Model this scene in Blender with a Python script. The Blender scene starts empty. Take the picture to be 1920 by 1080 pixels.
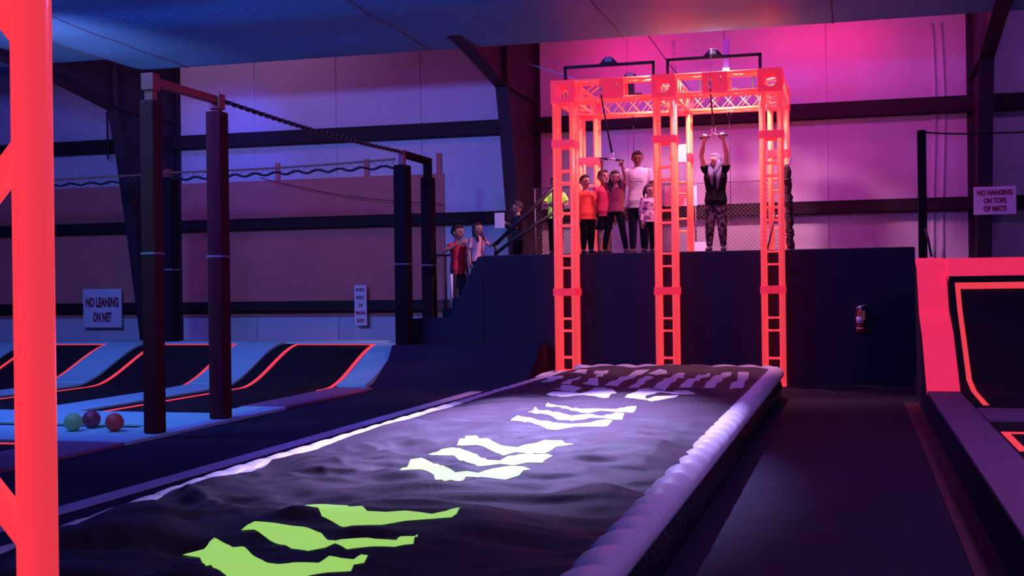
import bpy, bmesh, math, random
import numpy as np
from mathutils import Vector, Matrix, noise as mnoise
random.seed(7)
SC = bpy.context.scene
COL = SC.collection
PI = math.pi

# ------------------------------------------------------------------ camera
F_PX, CAM_H = 2300.0, 1.6
PSI, ROLL = math.atan(645 / F_PX), math.radians(0.75)
FW = Vector((-math.sin(PSI), math.cos(PSI), 0))
RT0 = Vector((math.cos(PSI), math.sin(PSI), 0))
UP0 = Vector((0, 0, 1))
RT = RT0 * math.cos(ROLL) - UP0 * math.sin(ROLL)
UPV = RT0 * math.sin(ROLL) + UP0 * math.cos(ROLL)
EYE = Vector((0, 0, CAM_H))
cam = bpy.data.cameras.new('camera')
camo = bpy.data.objects.new('camera', cam)
COL.objects.link(camo)
M = Matrix.Identity(4)
for i in range(3):
    M[i][0], M[i][1], M[i][2], M[i][3] = RT[i], UPV[i], -FW[i], EYE[i]
camo.matrix_world = M
cam.sensor_width = 36
cam.lens = F_PX / 1920 * 36
cam.clip_start, cam.clip_end = 0.05, 200
SC.camera = camo

SC.view_settings.view_transform = 'Standard'
SC.view_settings.look = 'None'
SC.view_settings.gamma = 1
SC.view_settings.use_curve_mapping = False
SC.view_settings.exposure = 0.0

# ------------------------------------------------------------------ light
W = bpy.data.worlds.new('dim_hall'); SC.world = W
W.use_nodes = True
bg = W.node_tree.nodes['Background']
bg.inputs[0].default_value = (0.19, 0.10, 1.0, 1)
bg.inputs[1].default_value = 0.115


def aim(o, target):
    d = Vector(target) - o.location
    o.rotation_euler = d.to_track_quat('-Z', 'Y').to_euler()


def spot(name, loc, target, col, power, angle, blend=0.6, size=0.15):
    l = bpy.data.lights.new(name, 'SPOT')
    l.color, l.energy = col, power
    l.spot_size, l.spot_blend, l.shadow_soft_size = math.radians(angle), blend, size
    o = bpy.data.objects.new(name, l); COL.objects.link(o)
    o.location = loc; aim(o, target)
    return o


def area(name, loc, target, col, power, sx, sy):
    l = bpy.data.lights.new(name, 'AREA')
    l.shape = 'RECTANGLE'; l.size, l.size_y = sx, sy
    l.color, l.energy = col, power
    o = bpy.data.objects.new(name, l); COL.objects.link(o)
    o.location = loc; aim(o, target)
    return o


# (colour and power of every lamp: see the table)
LAMPS = {}


def lamp(kind, name, loc, target, rgb, *a, **k):
    p = max(max(rgb), 1e-6)
    LAMPS[name] = (spot if kind == 'spot' else area)(name, loc, target, tuple(c / p for c in rgb), p, *a, **k)


lamp('spot', 'bag_spot', (-2.75, 12.5, 5.5), (-2.8, 10.5, 0.4), (4700, 3750, 9600), 70, 1.0, 0.06)
LAMPS['bag_spot'].scale = (0.62, 1, 1)      # cone squeezed sideways to shape a long pool on the bag
lamp('spot', 'frame_spot', (-2.15, 20.05, 6.2), (-2.5, 20.9, 2.2), (1700, 640, 1050), 112, 0.5, 0.18)
lamp('spot', 'people_fill_spot', (-1.6, 13.4, 5.4), (-3.0, 20.5, 3.0), (150, 90, 240), 36, 1.0, 0.08)  # added fill from the bag side, brightens the people and frame
lamp('area', 'pink_wall_right', (-0.6, 23.1, 6.45), (-0.6, 24.0, 5.4), (12.5, 0.1, 1.0), 2.2, 0.2)
lamp('area', 'pink_wall_left', (-4.2, 23.1, 6.45), (-4.2, 24.0, 5.2), (11.5, 0.1, 2.2), 1.6, 0.2)
lamp('area', 'magenta_wall', (-1.8, 20.6, 6.3), (-1.8, 24.0, 2.8), (38, 2, 40), 4.0, 0.25)
lamp('spot', 'blue_court_wash', (-7.6, 8.0, 5.4), (-9.8, 18.5, 0.5), (30, 380, 480), 72, 0.8, 0.2)
lamp('spot', 'blue_wall_spot', (-12.2, 21.6, 6.3), (-12.9, 24.0, 4.4), (4, 10, 180), 70, 1.0, 0.2)
lamp('area', 'violet_wall', (-10.0, 20.7, 6.4), (-10.0, 24.0, 4.0), (12.5, 1, 3), 6.0, 0.25)
lamp('area', 'court_blue_fill', (-10.5, 11.0, 5.4), (-10.5, 24.0, 2.4), (70, 64, 520), 4.0, 0.4)  # unseen fill lamp, mostly blue, washing the court and back wall
lamp('spot', 'blue_ceiling_lamp', (-12.0, 13.9, 3.2), (-12.6, 17.6, 5.8), (700, 320, 800), 62, 1.0, 0.2)
lamp('area', 'violet_right_wall', (1.3, 20.8, 6.4), (1.2, 24.0, 3.4), (14, 1, 9), 1.6, 0.25)
lamp('area', 'violet_far_right', (4.6, 21.0, 6.3), (4.2, 24.0, 4.0), (9.5, 2.4, 15), 2.0, 0.25)
lamp('area', 'violet_deck', (3.2, 8.0, 5.4), (1.6, 8.5, 0.3), (80, 40, 150), 2.0, 0.5)
lamp('area', 'ceiling_fill_bar', (-2.5, 8.2, 4.2), (-2.5, 17.0, 5.7), (18, 3.4, 78), 6.0, 0.12)  # added uplight out of view, brightens the ceiling

# ------------------------------------------------------------------ materials
MATS = {}


def mat(name, col, rough=0.6, metal=0.0, emit=None, es=0.0, bump=None, bscale=20, var=0.0, vscale=8,
        spec=0.5, stretch=(1, 1, 1), coat=0.0, sheen=0.0):
    if name in MATS: return MATS[name]
    m = bpy.data.materials.new(name); m.use_nodes = True
    nt = m.node_tree; b = nt.nodes['Principled BSDF']
    b.inputs['Base Color'].default_value = (*col, 1)
    b.inputs['Roughness'].default_value = rough
    b.inputs['Metallic'].default_value = metal
    b.inputs['Specular IOR Level'].default_value = spec
    if coat: b.inputs['Coat Weight'].default_value = coat
    if sheen: b.inputs['Sheen Weight'].default_value = sheen
    if emit:
        b.inputs['Emission Color'].default_value = (*emit, 1)
        b.inputs['Emission Strength'].default_value = es
    if bump or var:
        tc = nt.nodes.new('ShaderNodeTexCoord'); mp = nt.nodes.new('ShaderNodeMapping')
        mp.inputs['Scale'].default_value = stretch
        nt.links.new(tc.outputs['Object'], mp.inputs['Vector'])
    if var:
        n = nt.nodes.new('ShaderNodeTexNoise'); n.inputs['Scale'].default_value = vscale
        n.inputs['Detail'].default_value = 4
        r = nt.nodes.new('ShaderNodeMixRGB'); r.blend_type = 'MIX'
        r.inputs[1].default_value = (*[c * (1 - var) for c in col], 1)
        r.inputs[2].default_value = (*[min(1, c * (1 + var)) for c in col], 1)
        nt.links.new(mp.outputs[0], n.inputs['Vector'])
        nt.links.new(n.outputs[0], r.inputs[0]); nt.links.new(r.outputs[0], b.inputs['Base Color'])
    if bump:
        n2 = nt.nodes.new('ShaderNodeTexNoise'); n2.inputs['Scale'].default_value = bscale
        n2.inputs['Detail'].default_value = 5
        bp = nt.nodes.new('ShaderNodeBump'); bp.inputs['Strength'].default_value = bump
        bp.inputs['Distance'].default_value = 0.05
        nt.links.new(mp.outputs[0], n2.inputs['Vector'])
        nt.links.new(n2.outputs[0], bp.inputs['Height']); nt.links.new(bp.outputs[0], b.inputs['Normal'])
    MATS[name] = m
    return m


def camo_mat():
    m = mat('camouflage_cloth', (0.05, 0.04, 0.04), 0.8)
    nt = m.node_tree; b = nt.nodes['Principled BSDF']
    tc = nt.nodes.new('ShaderNodeTexCoord'); n = nt.nodes.new('ShaderNodeTexNoise')
    n.inputs['Scale'].default_value = 17; n.inputs['Detail'].default_value = 2
    cr = nt.nodes.new('ShaderNodeValToRGB'); cr.color_ramp.interpolation = 'CONSTANT'
    e = cr.color_ramp.elements
    e[0].position, e[0].color = 0, (0.012, 0.01, 0.015, 1)
    e[1].position, e[1].color = 0.46, (0.08, 0.06, 0.06, 1)
    x = e.new(0.56); x.color = (0.24, 0.19, 0.19, 1)
    nt.links.new(tc.outputs['Object'], n.inputs['Vector']); nt.links.new(n.outputs[0], cr.inputs[0])
    nt.links.new(cr.outputs[0], b.inputs['Base Color'])
    return m


def pattern_mat(name, a, c, scale, thr):
    m = mat(name, a, 0.8)
    nt = m.node_tree; b = nt.nodes['Principled BSDF']
    tc = nt.nodes.new('ShaderNodeTexCoord'); n = nt.nodes.new('ShaderNodeTexNoise')
    n.inputs['Scale'].default_value = scale
    cr = nt.nodes.new('ShaderNodeValToRGB'); cr.color_ramp.interpolation = 'CONSTANT'
    e = cr.color_ramp.elements
    e[0].position, e[0].color = 0, (*a, 1)
    e[1].position, e[1].color = thr, (*c, 1)
    nt.links.new(tc.outputs['Object'], n.inputs['Vector']); nt.links.new(n.outputs[0], cr.inputs[0])
    nt.links.new(cr.outputs[0], b.inputs['Base Color'])
    return m


insul = mat('white_vinyl_insulation', (0.72, 0.70, 0.74), 0.45, bump=0.5, bscale=1.6, stretch=(1.5, 1, 0.22), var=0.05, vscale=2)
ceilm = mat('ceiling_insulation', (0.07, 0.38, 0.58), 0.5, bump=0.35, bscale=1.2, stretch=(0.35, 1.5, 1), var=0.08, vscale=1.5)
linerm = mat('tan_wall_liner', (0.72, 0.22, 0.19), 0.75, var=0.15, vscale=2.5, bump=0.2, bscale=6)
steelm = mat('dark_primed_steel', (0.022, 0.009, 0.026), 0.65)
girtm = mat('dark_red_girt_steel', (0.018, 0.005, 0.012), 0.7)
floorm = mat('blue_black_rubber_floor', (0.019, 0.018, 0.042), 0.7, var=0.3, vscale=3, bump=0.15, bscale=60, spec=0.12)
stripm = mat('dull_red_floor_strip', (0.12, 0.02, 0.04), 0.7, var=0.2)
carpetm = mat('violet_black_carpet', (0.038, 0.032, 0.060), 0.95, spec=0.05)
# black-light paint and vinyl, later two shirts: steady emission stands in for ultraviolet glow
fluo = mat('fluorescent_orange_paint', (0.95, 0.34, 0.09), 0.33, emit=(1.0, 0.046, 0.082), es=0.76, coat=0.25)
fluoplate = mat('fluorescent_red_plate', (0.80, 0.06, 0.06), 0.4, emit=(1.0, 0.022, 0.06), es=0.66)
fluostrip = mat('fluorescent_red_strip', (0.8, 0.06, 0.06), 0.6, emit=(1.0, 0.055, 0.08), es=0.78)
fluored = mat('fluorescent_red_vinyl', (0.75, 0.015, 0.06), 0.45, emit=(1.0, 0.030, 0.12), es=0.72, bump=0.1, bscale=4)
limem = mat('fluorescent_lime_print', (0.55, 0.85, 0.22), 0.6, emit=(0.36, 0.75, 0.11), es=0.80)
whitep = mat('white_print', (0.85, 0.83, 0.85), 0.6)
bagm = mat('black_nylon_bag_cloth', (0.066, 0.050, 0.064), 0.62, bump=0.07, bscale=18, spec=0.18)
trimm = mat('white_vinyl_trim', (0.84, 0.82, 0.88), 0.45, bump=0.15, bscale=10)
skirtm = mat('black_glossy_vinyl', (0.010, 0.006, 0.010), 0.18, bump=0.9, bscale=7, stretch=(1, 2.5, 1))
bluepad = mat('light_blue_pad_vinyl', (0.34, 0.76, 0.74), 0.5, bump=0.08, bscale=5)
grey_unlit_pad = mat('grey_and_unlit_pad_vinyl', (0.27, 0.12, 0.21), 0.7, bump=0.2, bscale=80)  # also colours the unlit stretch of the left edge pad
bedm = mat('black_trampoline_mesh', (0.020, 0.018, 0.024), 0.85, spec=0.15)
postpad = mat('maroon_post_padding', (0.085, 0.014, 0.022), 0.8, var=0.15, spec=0.1)
postdark = mat('black_post_padding', (0.018, 0.010, 0.018), 0.85, spec=0.1)
redsteel = mat('red_painted_steel', (0.30, 0.05, 0.06), 0.45)
ropem = mat('black_net_rope', (0.02, 0.016, 0.024), 0.8)
tanrope = mat('tan_net_rope', (0.35, 0.16, 0.10), 0.8)
blackm = mat('black_powder_coat', (0.015, 0.012, 0.018), 0.5)
chrome = mat('worn_bright_steel', (0.7, 0.68, 0.70), 0.3, metal=0.9)
wirem = mat('galvanised_wire', (0.22, 0.17, 0.22), 0.5, metal=0.3)
signm = mat('white_sign_board', (0.85, 0.80, 0.88), 0.6)
signtxt = mat('red_sign_lettering', (0.30, 0.02, 0.06), 0.6)
paperm = mat('white_paper', (0.75, 0.73, 0.76), 0.7)
barkm = mat('rough_brown_netting', (0.055, 0.025, 0.045), 0.95, bump=1.0, bscale=30)
whitecable = mat('white_coated_cable', (0.9, 0.85, 0.92), 0.35)
purplesteel = mat('grey_violet_steel', (0.16, 0.10, 0.30), 0.5)
extred = mat('extinguisher_red', (0.40, 0.01, 0.02), 0.3)
tagm = mat('yellow_inspection_tag', (0.85, 0.45, 0.10), 0.6)
skins = [mat('skin_light', (0.55, 0.31, 0.25), 0.55), mat('skin_medium', (0.40, 0.20, 0.15), 0.55),
         mat('skin_brown', (0.25, 0.12, 0.09), 0.55)]
eyem = mat('eye_dark', (0.02, 0.015, 0.02), 0.2)
lipm = mat('lip_colour', (0.30, 0.09, 0.09), 0.5)


# ------------------------------------------------------------------ helpers
def link(name, bm, m, parent=None, smooth=False):
    me = bpy.data.meshes.new(name)
    bmesh.ops.recalc_face_normals(bm, faces=bm.faces[:])
    bm.to_mesh(me); bm.free()
    return linkme(name, me, m, parent, smooth)


def linkme(name, me, m, parent=None, smooth=False):
    me.name = name
    me.materials.clear(); me.materials.append(m)
    if smooth:
        me.polygons.foreach_set('use_smooth', [True] * len(me.polygons))
    o = bpy.data.objects.new(name, me); COL.objects.link(o)
    if parent: o.parent = parent
    return o


def tag(o, label, cat, group=None):
    o['label'] = label; o['category'] = cat
    if group: o['group'] = group
    return o


def thing(name, label, cat, loc=(0, 0, 0), rz=0, group=None):
    o = bpy.data.objects.new(name, None); COL.objects.link(o)
    o.empty_display_size = 0.1
    o.location = loc; o.rotation_euler = (0, 0, rz)
    return tag(o, label, cat, group)


def struct(name, bm, m, smooth=False):
    o = link(name, bm, m, None, smooth); o['kind'] = 'structure'
    return o


def box(bm, a, b, bev=0.0):
    a, b = Vector(a), Vector(b)
    c, s = (a + b) / 2, b - a
    r = bmesh.ops.create_cube(bm, size=1)
    for v in r['verts']:
        v.co = Vector((v.co.x * s.x, v.co.y * s.y, v.co.z * s.z)) + c
    if bev:
        es = list({e for v in r['verts'] for e in v.link_edges})
        bmesh.ops.bevel(bm, geom=es, offset=bev, segments=2, affect='EDGES', profile=0.5)


def loft(bm, rings, caps=True, closed=False):
    vr = [[bm.verts.new(p) for p in r] for r in rings]
    n = len(vr[0])
    for i in range(len(vr) - (0 if closed else 1)):
        a, b = vr[i], vr[(i + 1) % len(vr)]
        for k in range(n):
            bm.faces.new((a[k], a[(k + 1) % n], b[(k + 1) % n], b[k]))
    if caps and not closed:
        bm.faces.new(vr[0][::-1]); bm.faces.new(vr[-1])


def tube(bm, pts, r, n=10, caps=True, flat=1.0):
    pts = [Vector(p) for p in pts]
    rs = r if isinstance(r, (list, tuple)) else [r] * len(pts)
    rings = []; prev = None
    for i, p in enumerate(pts):
        t = (pts[min(i + 1, len(pts) - 1)] - pts[max(i - 1, 0)]).normalized()
        if prev is None:
            u = Vector((1, 0, 0)) if abs(t.x) < 0.9 else Vector((0, 1, 0))
            u = (u - t * u.dot(t)).normalized()
        else:
            u = (prev - t * prev.dot(t)).normalized()
        prev = u; w = t.cross(u)
        rings.append([p + u * (rs[i] * math.cos(2 * PI * k / n)) + w * (rs[i] * flat * math.sin(2 * PI * k / n)) for k in range(n)])
    loft(bm, rings, caps)


def ball(bm, c, r, seg=16, scale=(1, 1, 1)):
    q = bmesh.ops.create_uvsphere(bm, u_segments=seg, v_segments=max(6, seg * 2 // 3), radius=r)
    for v in q['verts']:
        v.co = Vector((v.co.x * scale[0], v.co.y * scale[1], v.co.z * scale[2])) + Vector(c)


def torus(bm, c, R, r, axis='y', n=20, m=8, sx=1.0, sz=1.0):
    rings = []
    for i in range(n):
        a = 2 * PI * i / n
        d = Vector((math.cos(a) * sx, 0, math.sin(a) * sz)); w = Vector((0, 1, 0))
        ring = [d * R + (d.normalized() * math.cos(2 * PI * k / m) + w * math.sin(2 * PI * k / m)) * r for k in range(m)]
        if axis == 'x': ring = [Vector((p.y, p.x, p.z)) for p in ring]
        if axis == 'z': ring = [Vector((p.x, p.z, p.y)) for p in ring]
        rings.append([p + Vector(c) for p in ring])
    loft(bm, rings, closed=True)


def B(): return bmesh.new()


def extrude_poly(bm, pts, axis, a, b):
    """closed outline (2-tuples) extruded along an axis between a and b"""
    def P(q, t):
        return {'x': (t, q[0], q[1]), 'y': (q[0], t, q[1]), 'z': (q[0], q[1], t)}[axis]
    loft(bm, [[P(q, a) for q in pts], [P(q, b) for q in pts]])


def copy_tree(o, parent=None):
    c = o.copy(); COL.objects.link(c)
    if parent: c.parent = parent
    for ch in list(o.children): copy_tree(ch, c)
    return c


# ------------------------------------------------------------------ setting: floor, wall, ceiling, steel
bm = B(); box(bm, (-24, -3, -0.2), (9, 24.2, 0)); struct('floor', bm, floorm)
WY = 24.0
bm = B(); box(bm, (-24, WY, 0), (9, WY + 0.15, 7.3)); struct('wall_back', bm, insul)
bm = B()
for x in (-22.1, -20.2, -18.3, -16.4, -12.45, -10.55, -8.65, -4.3, -2.4, -0.5, 4.0, 5.9):
    tube(bm, [(x, WY - 0.004, 0), (x + 0.01, WY - 0.008, 3), (x, WY - 0.004, 6.55)], 0.012, 6)
for x in (1.42, 1.58, -3.35):
    tube(bm, [(x + 0.03 * math.sin(z * 1.3 + x), WY - 0.006, z) for z in np.linspace(2.0, 6.4, 14)], 0.035, 8, flat=0.8)
struct('trim_wall_seams', bm, insul, True)
bm = B(); box(bm, (-22, WY - 0.035, 1.05), (-8.15, WY, 3.98)); struct('wall_liner', bm, linerm)
bm = B()
for x in (-13.2, -11.95, -9.9, -8.3): box(bm, (x, WY - 0.06, 3.98), (x + 0.10, WY, 4.34 if x < -8.4 else 4.4))
struct('trim_liner_studs', bm, linerm)
for z, h in ((1.27, 0.11), (3.04, 0.12), (4.86, 0.15)):
    bm = B()
    box(bm, (-24, WY - 0.20, z - h), (9, WY, z - h + 0.012)); box(bm, (-24, WY - 0.20, z - h), (9, WY - 0.188, z + h))
    box(bm, (-24, WY - 0.20, z + h - 0.012), (9, WY, z + h))
    struct('wall_girt', bm, girtm)


DROP = 19.75     # the hung insulation stops here; beyond it the roof rises to the eave


def ceil_z(x, y):
    left = min(1, max(0, (-12.4 - x) / 0.9)); left = left * left * (3 - 2 * left)
    low = 5.66 + 0.24 * left + 0.015 * (DROP - y)
    low += 0.05 * mnoise.noise(Vector((x * 0.35, y * 0.8, 0))) * min(1, (DROP - y) / 1.0 if y < DROP else 0)
    low += 0.16 * max(0, 1 - (DROP - y) / 1.3) ** 2 * 0 if y < DROP else 0
    t = min(1, max(0, (y - DROP) / 0.22)); t = t * t * (3 - 2 * t)
    return low * (1 - t) + (6.66 - 0.01 * (y - DROP)) * t


bm = B()
xs = np.linspace(-24, 9, 133); ys = np.concatenate([np.linspace(-3, 19.0, 80), np.linspace(19.1, 20.6, 22), np.linspace(20.8, WY, 8)])
g = [[bm.verts.new((x, y, ceil_z(x, y))) for x in xs] for y in ys]
for j in range(len(ys) - 1):
    for i in range(len(xs) - 1):
        bm.faces.new((g[j][i], g[j][i + 1], g[j + 1][i + 1], g[j + 1][i]))
struct('ceiling', bm, ceilm, True)
bm = B(); box(bm, (-24, -3, 6.9), (9, WY + 0.15, 7.3)); struct('trim_roof_deck', bm, steelm)
seamm = mat('seam_tape', (0.12, 0.15, 0.22), 0.8)
bm = B()
for x0, k in ((-12.75, 0.0), (-11.55, -0.02), (-6.9, 0.0), (-3.6, 0), (-0.3, 0), (3.0, 0)):
    tube(bm, [(x0 + k * (y - 19), y, ceil_z(x0 + k * (y - 19), y) - 0.002) for y in np.linspace(2, DROP, 60)], 0.012, 6)
for y in (18.2, 16.2):
    for i in range(90):
        x = -14.6 + i * 0.10
        if i % 2 == 0: tube(bm, [(x, y, ceil_z(x, y) - 0.002), (x + 0.05, y, ceil_z(x + 0.05, y) - 0.002)], 0.009, 5)
struct('trim_ceiling_seams', bm, seamm, True)


def column(x, rafter=True):
    bm = B()
    inner = [(22.8, 0), (22.5, 1.5), (22.2, 3.0), (21.85, 4.5), (21.6, 5.3)]
    raf = [(19.6, 5.62), (16.5, 5.9), (4.0, 6.3)]
    outer = [(4.0, 6.95), (WY - 0.02, 6.65), (WY - 0.02, 0)]
    extrude_poly(bm, inner + raf + outer, 'x', x - 0.012, x + 0.012)

    def flange(p, w=0.12, t=0.02):
        for (a, b) in zip(p[:-1], p[1:]):
            d = Vector((0, b[0] - a[0], b[1] - a[1])).normalized(); nn = Vector((0, -d.z, d.y)) * t
            A, Bv = Vector((0, *a)), Vector((0, *b))
            r = []
            for q in (A, Bv):
                r.append([q + Vector((x - w, 0, 0)), q + Vector((x + w, 0, 0)), q + Vector((x + w, 0, 0)) + nn, q + Vector((x - w, 0, 0)) + nn])
            loft(bm, r)
    flange(inner + raf)
    flange([(WY - 0.02, 0), (WY - 0.02, 6.6)])
    for (a, b) in (((21.6, 5.3), (23.9, 5.3)), ((21.6, 5.3), (21.6, 6.6))):
        loft(bm, [[(x - 0.11, a[0], a[1]), (x + 0.11, a[0], a[1]), (x + 0.11, a[0] + 0.02, a[1] + 0.02), (x - 0.11, a[0] + 0.02, a[1] + 0.02)],
                  [(x - 0.11, b[0], b[1]), (x + 0.11, b[0], b[1]), (x + 0.11, b[0] + 0.02, b[1] + 0.02), (x - 0.11, b[0] + 0.02, b[1] + 0.02)]])
    return struct('wall_column', bm, steelm)


for x in (-14.35, -6.2, 2.12): column(x)

# ------------------------------------------------------------------ truss legs and frame
def chord_bm(x, y, z0, z1, r):
    bm = B(); tube(bm, [(x, y, z0), (x, y, z1)], r, 14); return bm


def truss_leg(parent, x0, x1, y0, y1, z0, z1, splices, name='truss_leg'):
    """ladder truss column; chords in the four corners, rungs in pairs, zigzag webs on the side faces"""
    r = 0.042
    leg = bpy.data.objects.new(name, None); COL.objects.link(leg); leg.parent = parent
    cx = (x0 + r, x1 - r); cy = (y0 + r, y1 - r)
    for x in cx:
        for y in cy: link('chord', chord_bm(x, y, z0, z1, r), fluo, leg, True)
    for z in splices:
        bm = B()
        for zz in (z,):
            box(bm, (x0 - 0.006, y0 - 0.012, zz - 0.062), (x1 + 0.006, y0 + 0.004, zz + 0.062), 0.004)
            box(bm, (x0 - 0.006, y1 - 0.004, zz - 0.062), (x1 + 0.006, y1 + 0.012, zz + 0.062), 0.004)
            box(bm, (x0 - 0.012, y0, zz - 0.062), (x0 + 0.004, y1, zz + 0.062), 0.004)
            box(bm, (x1 - 0.004, y0, zz - 0.062), (x1 + 0.012, y1, zz + 0.062), 0.004)
        for bx in (x0 + 0.05, x1 - 0.05):
            for bz in (-0.03, 0.03): ball(bm, (bx, y0 - 0.014, z + bz), 0.010, 8)
        link('splice_plate', bm, fluoplate, leg)
    zs = []
    for z in splices:
        for dz in (0.40, 0.60, 1.10, 1.30, 1.80, 2.0, -0.44, -0.64, -1.08, -1.30):
            q = z + dz
            if z0 + 0.05 < q < z1 - 0.45 and all(abs(q - s) > 0.2 for s in splices) and all(abs(q - t) > 0.15 for t in zs): zs.append(q)
    for q in zs:
        bm = B(); pr = [(cx[0], cy[0], q), (cx[1], cy[0], q), (cx[1], cy[1], q), (cx[0], cy[1], q), (cx[0], cy[0], q)]
        tube(bm, pr, 0.016, 8); link('rung', bm, fluo, leg, True)
    for x in cx:
        bm = B(); z = z0 + 0.15; k = 0; pts = [(x, cy[0], z)]
        while z + 0.34 < z1 - 0.2:
            z += 0.32; k += 1; pts.append((x, cy[k % 2], z))
        tube(bm, pts, 0.015, 8); link('side_web', bm, fluo, leg, True)
    return leg


def holed_plate(bm, x0, x1, z0, z1, y, t, hole):
    """square plate with a round hole, facing y"""
    n = 32; cx, cz = (x0 + x1) / 2, (z0 + z1) / 2
    def sq(a):
        c, s = math.cos(a), math.sin(a); k = max(abs(c), abs(s))
        return (cx + c / k * (x1 - x0) / 2, cz + s / k * (z1 - z0) / 2)
    rings = []
    for i in range(n):
        a = 2 * PI * i / n + PI / 4
        o = sq(a); h = (cx + math.cos(a) * hole, cz + math.sin(a) * hole)
        rings.append([(h[0], y, h[1]), (o[0], y, o[1]), (o[0], y + t, o[1]), (h[0], y + t, h[1])])
    loft(bm, rings, closed=True)


FY0, FY1 = 19.63, 20.0      # front legs
RY0, RY1 = 21.55, 21.92     # rear legs
LX = ((-4.79, -4.42), (-3.12, -2.76), (-1.44, -1.08))
FZ = 5.0
PLAT = 2.16
frame = thing('truss_gantry', 'tall orange-red truss gantry with ladder-like legs at the far end of the landing bag', 'truss gantry', (-2.9, 19.8, 0))
frame.location = (0, 0, 0)
for (a, b) in LX:
    truss_leg(frame, a, b, FY0, FY1, 0.0, FZ - 0.36, (1.52, 3.96))
for (a, b) in LX:
    truss_leg(frame, a, b, RY0, RY1, PLAT, FZ - 0.36, (3.86,))
for yy0, yy1 in ((FY0, FY1), (RY0, RY1)):
    for (a, b) in LX:
        bm = B()
        for y in (yy0 - 0.012, yy1): holed_plate(bm, a - 0.01, b + 0.01, FZ - 0.37, FZ, y, 0.012, 0.105)
        for x in (a - 0.01, b - 0.002): box(bm, (x, yy0, FZ - 0.37), (x + 0.012, yy1, FZ - 0.30)); box(bm, (x, yy0, FZ - 0.07), (x + 0.012, yy1, FZ))
        box(bm, (a, yy0, FZ - 0.012), (b, yy1, FZ)); box(bm, (a, yy0, FZ - 0.37), (b, yy1, FZ - 0.358))
        for sx in (0.05, -0.05):
            for sz in (0.05, 0.32):
                xx = (a + 0.05) if sx > 0 else (b - 0.05)
                ball(bm, (xx, yy0 - 0.014, FZ - sz), 0.011, 8)
        link('corner_block', bm, fluoplate, frame)


def zigzag(p, q, up, n, r, name, flip=0):
    """one bent web bar that runs from p to q and swings by the vector up"""
    p, q, up = Vector(p), Vector(q), Vector(up)
    bm = B(); tube(bm, [p.lerp(q, i / n) + up * ((i + flip) % 2) for i in range(n + 1)], r, 8)
    return link(name, bm, fluo, frame, True)


def beam_x(x0, x1, y0, y1, plate, cross):
    r = 0.030
    ym, z0, z1 = (y0 + r, y1 - r), FZ - 0.36 + r, FZ - r
    for y in ym:
        for z in (z0, z1):
            bm = B(); tube(bm, [(x0, y, z), (x1, y, z)], r, 10); link('beam_chord', bm, fluo, frame, True)
    L = x1 - x0
    for y in ym:
        if cross:
            for fl in (0, 1): zigzag((x0, y, z0), (x1, y, z0), (0, 0, z1 - z0), 5, 0.013, 'beam_web', fl)
        else:
            for pts in (((x0 + 0.05, y, z1), (x0 + 0.05, y, z0), (x0 + 0.44, y, z1)), ((x1 - 0.46, y, z0), (x1 - 0.46, y, z1), (x1 - 0.04, y, z0), (x1 - 0.03, y, z1))):
                bm = B(); tube(bm, pts, 0.018, 8); link('beam_web', bm, fluo, frame, True)
    for z in (z0, z1): zigzag((x0, ym[0], z), (x1, ym[0], z), (0, ym[1] - ym[0], 0), 4, 0.014, 'beam_lacing')
    if plate:
        c = (x0 + x1) / 2 - 0.02
        for a, b in ((y0 - 0.01, y0 + 0.004), (y1 - 0.004, y1 + 0.01)):
            bm = B(); box(bm, (c - 0.20, a, FZ - 0.34), (c + 0.20, b, FZ - 0.01), 0.004); link('anchor_plate', bm, fluoplate, frame)
        bm = B(); torus(bm, (c + 0.10, y0 - 0.03, FZ - 0.14), 0.028, 0.007, 'x', 14, 6, sz=1.6)
        link('eye_bolt', bm, chrome, frame, True)


for i in range(2):
    beam_x(LX[i][1], LX[i + 1][0], FY0, FY1, True, False)
    beam_x(LX[i][1], LX[i + 1][0], RY0, RY1, False, True)
for (a, b) in LX:
    r = 0.030; z0, z1 = FZ - 0.36 + r, FZ - r
    for x in (a + r, b - r):
        for z in (z0, z1):
            bm = B(); tube(bm, [(x, FY1, z), (x, RY0, z)], r, 10); link('cross_beam_chord', bm, fluo, frame, True)
        zigzag((x, FY1, z0), (x, RY0, z0), (0, 0, z1 - z0), 5, 0.014, 'cross_beam_web')
    for z in (z0, z1): zigzag((a + r, FY1, z), (a + r, RY0, z), (b - a - 2 * r, 0, 0), 5, 0.014, 'cross_beam_lacing')
    bm = B(); box(bm, (a - 0.005, FY0 - 0.012, 0), (b + 0.005, FY1 + 0.012, 0.012)); link('base_plate', bm, fluo, frame)
for (a, b) in LX:
    bm = B(); box(bm, (a - 0.005, RY0 - 0.012, PLAT), (b + 0.005, RY1 + 0.012, PLAT + 0.012)); link('base_plate', bm, fluo, frame)


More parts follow.
